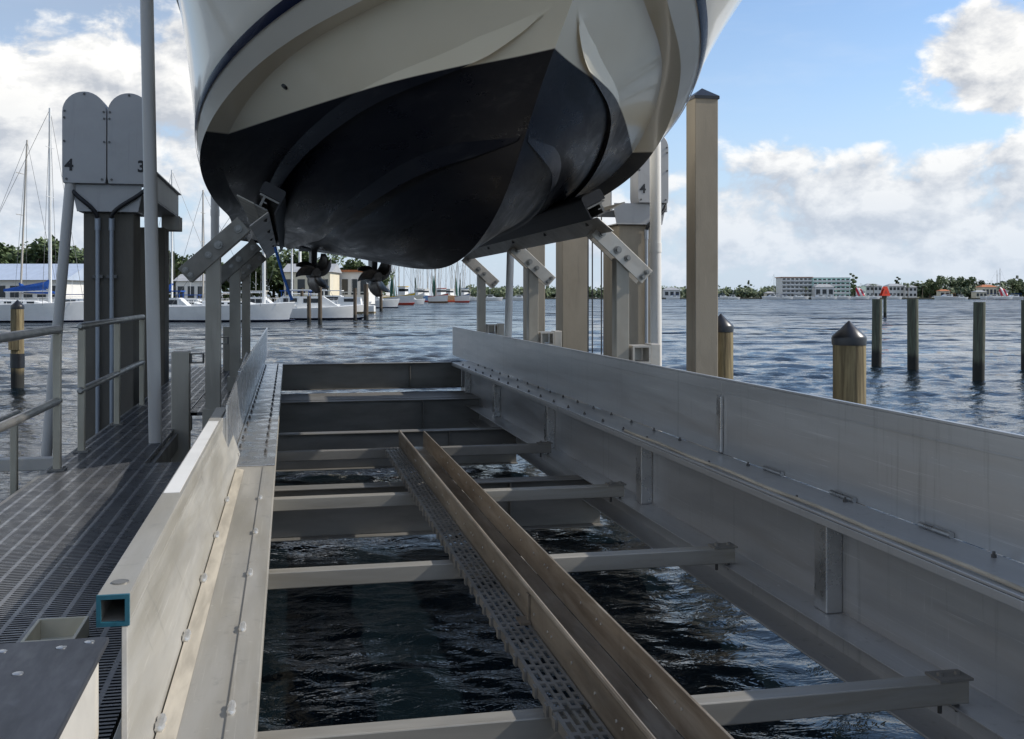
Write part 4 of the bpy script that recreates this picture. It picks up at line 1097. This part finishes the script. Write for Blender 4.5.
# ---- trawlers
trawler('white trawler with a yellow band, first right of the propellers', 399, 250, 7.6, 1, 'boatwhite', 'yellow', -.4, 12)
trawler('white trawler with green nets, partly behind the yellow-banded trawler', 418, 325, 8, 1, 'boatcream', 'boatwhite', -1.1, 14)
trawler('white trawler with a rusty red band and tall booms', 439, 312, 8.6, 1, 'boatwhite', 'redpaint', -.9, 15)
trawler('small white trawler with blue band, rightmost at the fish dock', 463, 330, 7.4, 1, 'boatwhite', 'bluepaint', -1.0, 13)
trawler('dark-trimmed trawler behind the yellow-banded trawler', 388, 345, 9, -1, 'boatcream', 'rust', .9, 15)
trawler('cream trawler between the green-net and red-band trawlers', 428, 352, 9, -1, 'bluepaint', 'boatwhite', .8, 16)
trawler('rusty trawler behind the smallest trawler at the right', 452, 360, 9, -1, 'rust', 'boatcream', 1.0, 15)
motorboat('tiny white boat far out, left of the thin white guide pole', 492, 420, 8, 1)
motorboat('tiny white boat far out, right of the thin white guide pole', 517, 440, 9, -1)

# ---- marina buildings and shore furniture
building('long boat shed with a pale blue metal roof at the far left', -60, 62, 150, hz(280, 150), 16, 'wallwhite', 'roofblue', 1, .8, 'gable', .8, 9)
building('cream low building seen under the yacht, left of the orange-roofed one', 284, 330, 165, hz(272, 165), 9, 'wallcream', 'greyroof', 1, .8, 'gable', .4, 4)
building('white low building with an orange fascia roof under the yacht', 322, 368, 175, hz(272, 175), 9, 'wallwhite', 'tile', 1, .8, 'flat', .5, 5)
building('small white shed behind the left bunk posts', 176, 206, 160, hz(281, 160), 7, 'wallwhite', 'greyroof', 1, .8, 'gable', .4, 3)
b = MB(); b.tube([at(300, 170, .7), at(300, 170, hz(238, 170))], [.3, .2], 10)
tag(b.build('light_mast', M['mast'], None, True), 'white mast pole rising behind the cream low building', 'mast')
for i, (px, d, yt, lab) in enumerate(((309, 86, 296, 'thin dark dock pile left of the white cabin cruiser bow'), (320, 84, 287, 'taller brown dock pile in front of the white cabin cruiser'), (355, 97, 288, 'thin dark pile at the right end of the cabin cruiser'), (366, 99, 284, 'thick dark pile beside the small finger dock'), (381, 150, 286, 'rust-coloured pile before the yellow-banded trawler'), (302, 108, 288, 'thin pile behind the white cabin cruiser'))):
    wood_pile(lab, px, d, .22 if i in (3, 4) else .16, yt, m='wood_dark', group='marina dock piles')
b = MB(); a0 = at(352, 101, 0); b.box(-2.6, 2.2, -.7, .7, .55, .75)
o = b.build('finger_dock', M['wood']); o.location = a0; o.rotation_euler = (0, 0, -YAW); tag(o, 'small wooden finger dock among the dark marina piles', 'dock')

# ---- trees
kinds = 'broadleaf tree with a dark dense crown'
lt = [(-14, 185, 11), (2, 190, 12.5), (14, 200, 12), (26, 188, 12.5), (38, 198, 11.5), (50, 190, 12), (62, 200, 11.5), (74, 205, 11), (88, 205, 10), (150, 200, 9), (166, 195, 9.5), (178, 190, 10), (190, 200, 9.5), (203, 205, 8.5), (224, 205, 8.5), (246, 205, 9), (274, 210, 9.5), (288, 205, 11), (304, 212, 11.5), (320, 205, 9), (340, 215, 9.5), (356, 220, 9), (372, 230, 8)]
side_txt = {}
for i, (px, d, h) in enumerate(lt):
    near = ('behind the blue-roofed shed at the far left' if px < 95 else 'beside the left tower pile' if px < 172 else 'behind the left bunk posts' if px < 260 else 'behind the low buildings under the yacht')
    side_txt.setdefault(near, []).append((i, px, d, h))
words = ['leftmost', 'second', 'third', 'fourth', 'fifth', 'sixth', 'seventh', 'eighth', 'ninth', 'tenth']
for near, L_ in side_txt.items():
    for k, (i, px, d, h) in enumerate(L_):
        nm = 'rightmost' if k == len(L_) - 1 else words[k] + ('' if k == 0 else ' from left')
        tree('broad', 'dark green tree %s, %s of %s' % (near, nm, ['two', 'three', 'four', 'five', 'six', 'seven', 'eight', 'nine', 'ten'][max(0, len(L_) - 2)]), px, d, h * 1.0, .7, 'trees along the left shore', 1.15)
rnd = random.Random(11); q = MB()
for k in range(330):                                          # distant mangrove belt, one mass
    px = 470 + k * 2.5 + rnd.uniform(-3, 3); d = 640 + rnd.uniform(-12, 30) - max(0, px - 640) * .05
    p = at(px, d, 0); hh = rnd.uniform(6.0, 9.5) * (1.0 if px < 900 else 1.3)
    leaves(q, 80, [((p.x + rnd.uniform(-2, 2), p.y, hh * .55), hh * .5), ((p.x, p.y, hh * .3 + .4), hh * .4)], 1.1, rnd)
o = q.build('treeline', M['leaf2']); o['kind'] = 'stuff'
ft = [('pine', 'lone dark pine right of the mint apartment block', 853, 620, 15), ('pine', 'dark pine above the house roofs left of the two masts', 898, 630, 13), ('pine', 'slim pine far left on the opposite shore', 748, 640, 11),
      ('broad', 'round tree left of the mint apartment block', 772, 640, 8), ('broad', 'big tree behind the orange-roofed house on the opposite shore', 930, 620, 12), ('broad', 'tallest round tree on the opposite shore', 946, 630, 14.5), ('broad', 'wide tree beside the tallest tree on the opposite shore', 962, 625, 13.5),
      ('broad', 'tree at the right foot of the opposite wood', 978, 628, 11.5), ('palm', 'palm standing before the mint apartment block', 806, 596, 7), ('palm', 'palm left of the red channel marker', 874, 600, 9), ('palm', 'palm right of the red channel marker', 908, 600, 9), ('palm', 'palm among the houses below the wood', 922, 600, 8.5),
      ('broad', 'tree at the right edge behind the striped sails', 1012, 620, 12.5), ('broad', 'dense tree right of the two thin masts', 1022, 622, 11), ('pine', 'pine at the right edge of the photo', 1018, 640, 14), ('broad', 'tree between the houses and the wood', 916, 625, 9.5)]
for kd, lab, px, d, h in ft: tree(kd, lab, px, d, h, .5, 'trees on the opposite shore', 1.1 if kd == 'broad' else 1.3)

# ---- opposite shore buildings
building('white and glass apartment block, left half of the tall pair on the opposite shore', 782, 812, 605, hz(277.5, 605), 14, 'wallwhite', 'tile', 5, .8, 'flat', .6, 7, balc=True)
building('mint green apartment block, right half of the tall pair on the opposite shore', 813, 850, 603, hz(278, 603), 14, 'wallgreen', 'wallwhite', 5, .8, 'flat', .3, 8, balc=True)
building('low white boathouse before the mint apartment block', 815, 834, 596, hz(287, 596), 6, 'wallwhite', 'greyroof', 1, .8, 'hip', .4, 3)
building('pale house with grey hipped roof left of the red marker', 866, 882, 604, hz(286, 604), 9, 'wallwhite', 'greyroof', 2, .8, 'hip', .5, 4)
building('pale house with grey hipped roof right of the red marker', 889, 904, 606, hz(286, 606), 9, 'wallwhite', 'greyroof', 2, .8, 'hip', .5, 4)
building('white house with hipped roof beside the right pine', 905, 917, 604, hz(287, 604), 8, 'wallwhite', 'greyroof', 2, .8, 'hip', .5, 3)
building('house with an orange tiled roof below the two thin masts', 982, 997, 596, hz(287, 596), 8, 'wallcream', 'tile', 1, .8, 'hip', .6, 4)
building('small orange-roofed boathouse at the water below the wood', 940, 950, 588, hz(291, 588), 5, 'wallcream', 'tile', 1, .6, 'hip', .4, 2)
building('yellow house at the water right of the boathouse', 976, 987, 586, hz(292, 586), 6, 'wallcream', 'greyroof', 1, .6, 'hip', .4, 3)
building('grey house on stilts left of the tallest beige pile', 664, 680, 610, hz(290, 610), 7, 'wallwhite', 'greyroof', 1, .8, 'hip', .6, 3)
building('small pale hut left of the white apartment block', 766, 775, 600, hz(293, 600), 5, 'wallcream', 'greyroof', 1, .6, 'hip', .4, 2)

# ---- small craft on the opposite side
mb = [(673, 560, 7, 'right of the white guide pole'), (724, 575, 8, 'just right of the tallest beige pile'), (734, 570, 6, 'second right of the tallest beige pile'), (771, 560, 9, 'left of the white apartment block'), (786, 575, 7, 'below the white apartment block'), (800, 580, 9, 'below the seam of the apartment pair'), (819, 565, 8, 'below the mint apartment block'), (830, 575, 7, 'below the boathouse'), (843, 580, 8, 'below the right end of the mint apartment block'),
      (858, 570, 7, 'beside the striped sail left of the marker'), (872, 575, 8, 'below the palm left of the marker'), (894, 570, 8, 'just right of the red marker'), (946, 520, 11, 'large, with orange canopy, below the wood'), (962, 560, 6, 'right of the orange-canopied boat'), (995, 540, 9, 'below the orange-roofed house'), (1013, 545, 10, 'at the right edge below the striped sail')]
for i, (px, d, L, tx) in enumerate(mb):
    motorboat('tiny white motor boat ' + tx, px, d, L, 1 if i % 3 else -1, topm='tile' if 'orange canopy' in tx else random.choice(['boatwhite', 'boatwhite', 'bluecanvas']), group='motor boats along the opposite shore', tall=1.3)
M['stripes'] = mat('red_and_white_cloth', (.72, .70, .68), .7); 
def stripes():
    m = M['stripes']; b = NB(m.node_tree); p = m.node_tree.nodes['Principled BSDF']; co = b.n('ShaderNodeTexCoord').outputs['Object']; x, y, z = b.sep(co)[:3]
    k = b.mr(b.math('FRACT', b.math('ADD', b.math('MULTIPLY', x, .42), b.math('MULTIPLY', z, .2))), .45, .5)
    m.node_tree.links.new(b.mix(k, (.62, .03, .06, 1), (.74, .72, .72, 1)), p.inputs['Base Color'])
stripes()
for (px, d, lab, seed) in ((860, 540, 'sailboat with a loose red and white striped sail left of the red marker', 1), (1003, 530, 'sailboat with a loose red and white striped sail at the right edge', 2)):
    t = sailboat(lab, px, d, 9, 1, px - 3 if seed == 2 else px + 1, 268 if seed == 2 else 283, None, 'mastdull', group='sailboats along the opposite shore')
    q = MB(); rr = random.Random(seed)
    q.grid([[(-2 + 4.5 * i / 6 + rr.uniform(-.3, .3), .4 * math.sin(i + j), 2.0 + 4.6 * (j / 5) - (i / 6) * 2.2 * (j / 5) + rr.uniform(-.2, .2)) for i in range(7)] for j in range(6)])
    sl = q.build('striped_sail', M['stripes'], t, True); sl.modifiers.new('thick', 'SOLIDIFY').thickness = .05
sailboat('bare-masted sailboat right of the orange-roofed house', 990, 560, 10, -1, 997, 270, None, 'mastdull', group='sailboats along the opposite shore')
sailboat('bare-masted sailboat left of the white apartment block', 772, 585, 8, -1, 774, 274, None, 'mast', group='sailboats along the opposite shore')

def marker(label, px, d, ytip, w_):
    t = thing('channel_marker', label, 'channel marker', at(px, d, 0), -YAW + .25, 'red channel markers'); zt = hz(ytip, d)
    q = MB(); q.tube([(0, 0, -1), (0, 0, zt - w_ * .2)], .17, 12); q.build('pile', M['wood_green'], t, True)
    for k, (dy, rz) in enumerate(((-.2, 0), (.2, 0))):
        q = MB(); q.prism([(-w_ / 2, zt - w_ * .95), (w_ / 2, zt - w_ * .95), (w_ * .12, zt), (-w_ * .12, zt)], dy - .02, dy + .02, 'y'); q.build('board', M['orange'], t)
    q = MB(); q.prism([(-w_ * .16, zt - w_ * .7), (w_ * .16, zt - w_ * .7), (0, zt - w_ * .35)], -.235, -.2205, 'y'); q.build('reflector', M['redpaint'], t)
    return t
marker('red board channel marker on a dark pile in the open water', 885, 112, 286.5, 1.05)
marker('distant red channel marker seen between the lift cables', 607, 215, 288, 1.0)


# ---- more of the crowded marina
for px, d, L, hd, mp, mt, lab in ((404, 372, 9, 1, 404, 258, 'bare-masted sailboat behind the yellow-banded trawler'), (413, 380, 9, -1, 411, 252, 'bare-masted sailboat between the yellow-banded and cream-hulled trawlers'), (424, 385, 10, 1, 423, 256, 'bare-masted sailboat behind the blue-hulled trawler'),
                                  (436, 390, 9, -1, 435, 250, 'bare-masted sailboat behind the red-banded trawler'), (448, 392, 9, 1, 446, 259, 'bare-masted sailboat left of the rust-hulled trawler'), (458, 396, 9, -1, 457, 254, 'bare-masted sailboat behind the blue-banded small trawler'), (470, 400, 8, 1, 470, 262, 'bare-masted sailboat at the right end of the fish dock')):
    sailboat(lab, px, d, L, hd, mp, mt, None, 'mastdull', group='sailboats behind the trawlers')
for px, d, L, hd, tm, st, lab in ((178, 100, 6, 1, 'bluecanvas', 'navy', 'white motor boat with blue canopy just right of the left tower pile'), (262, 112, 6.5, 1, 'boatcream', None, 'white motor boat with cream canopy right of the left bunk posts'), (286, 118, 7, -1, 'bluecanvas', 'bluepaint', 'white motor boat with blue canopy behind the pale cabin cruiser'),
                                  (338, 140, 8, 1, 'boatwhite', 'redpaint', 'white motor boat with red waterline left of the rust-coloured pile'), (372, 190, 9, 1, 'boatwhite', 'navy', 'white motor boat beyond the finger dock'), (410, 270, 7, 1, 'yellow', None, 'white motor boat with yellow canopy below the trawlers')):
    motorboat(lab, px, d, L, hd, topm=tm, stripe=st, tall=1.3, group='motor boats in the left marina')
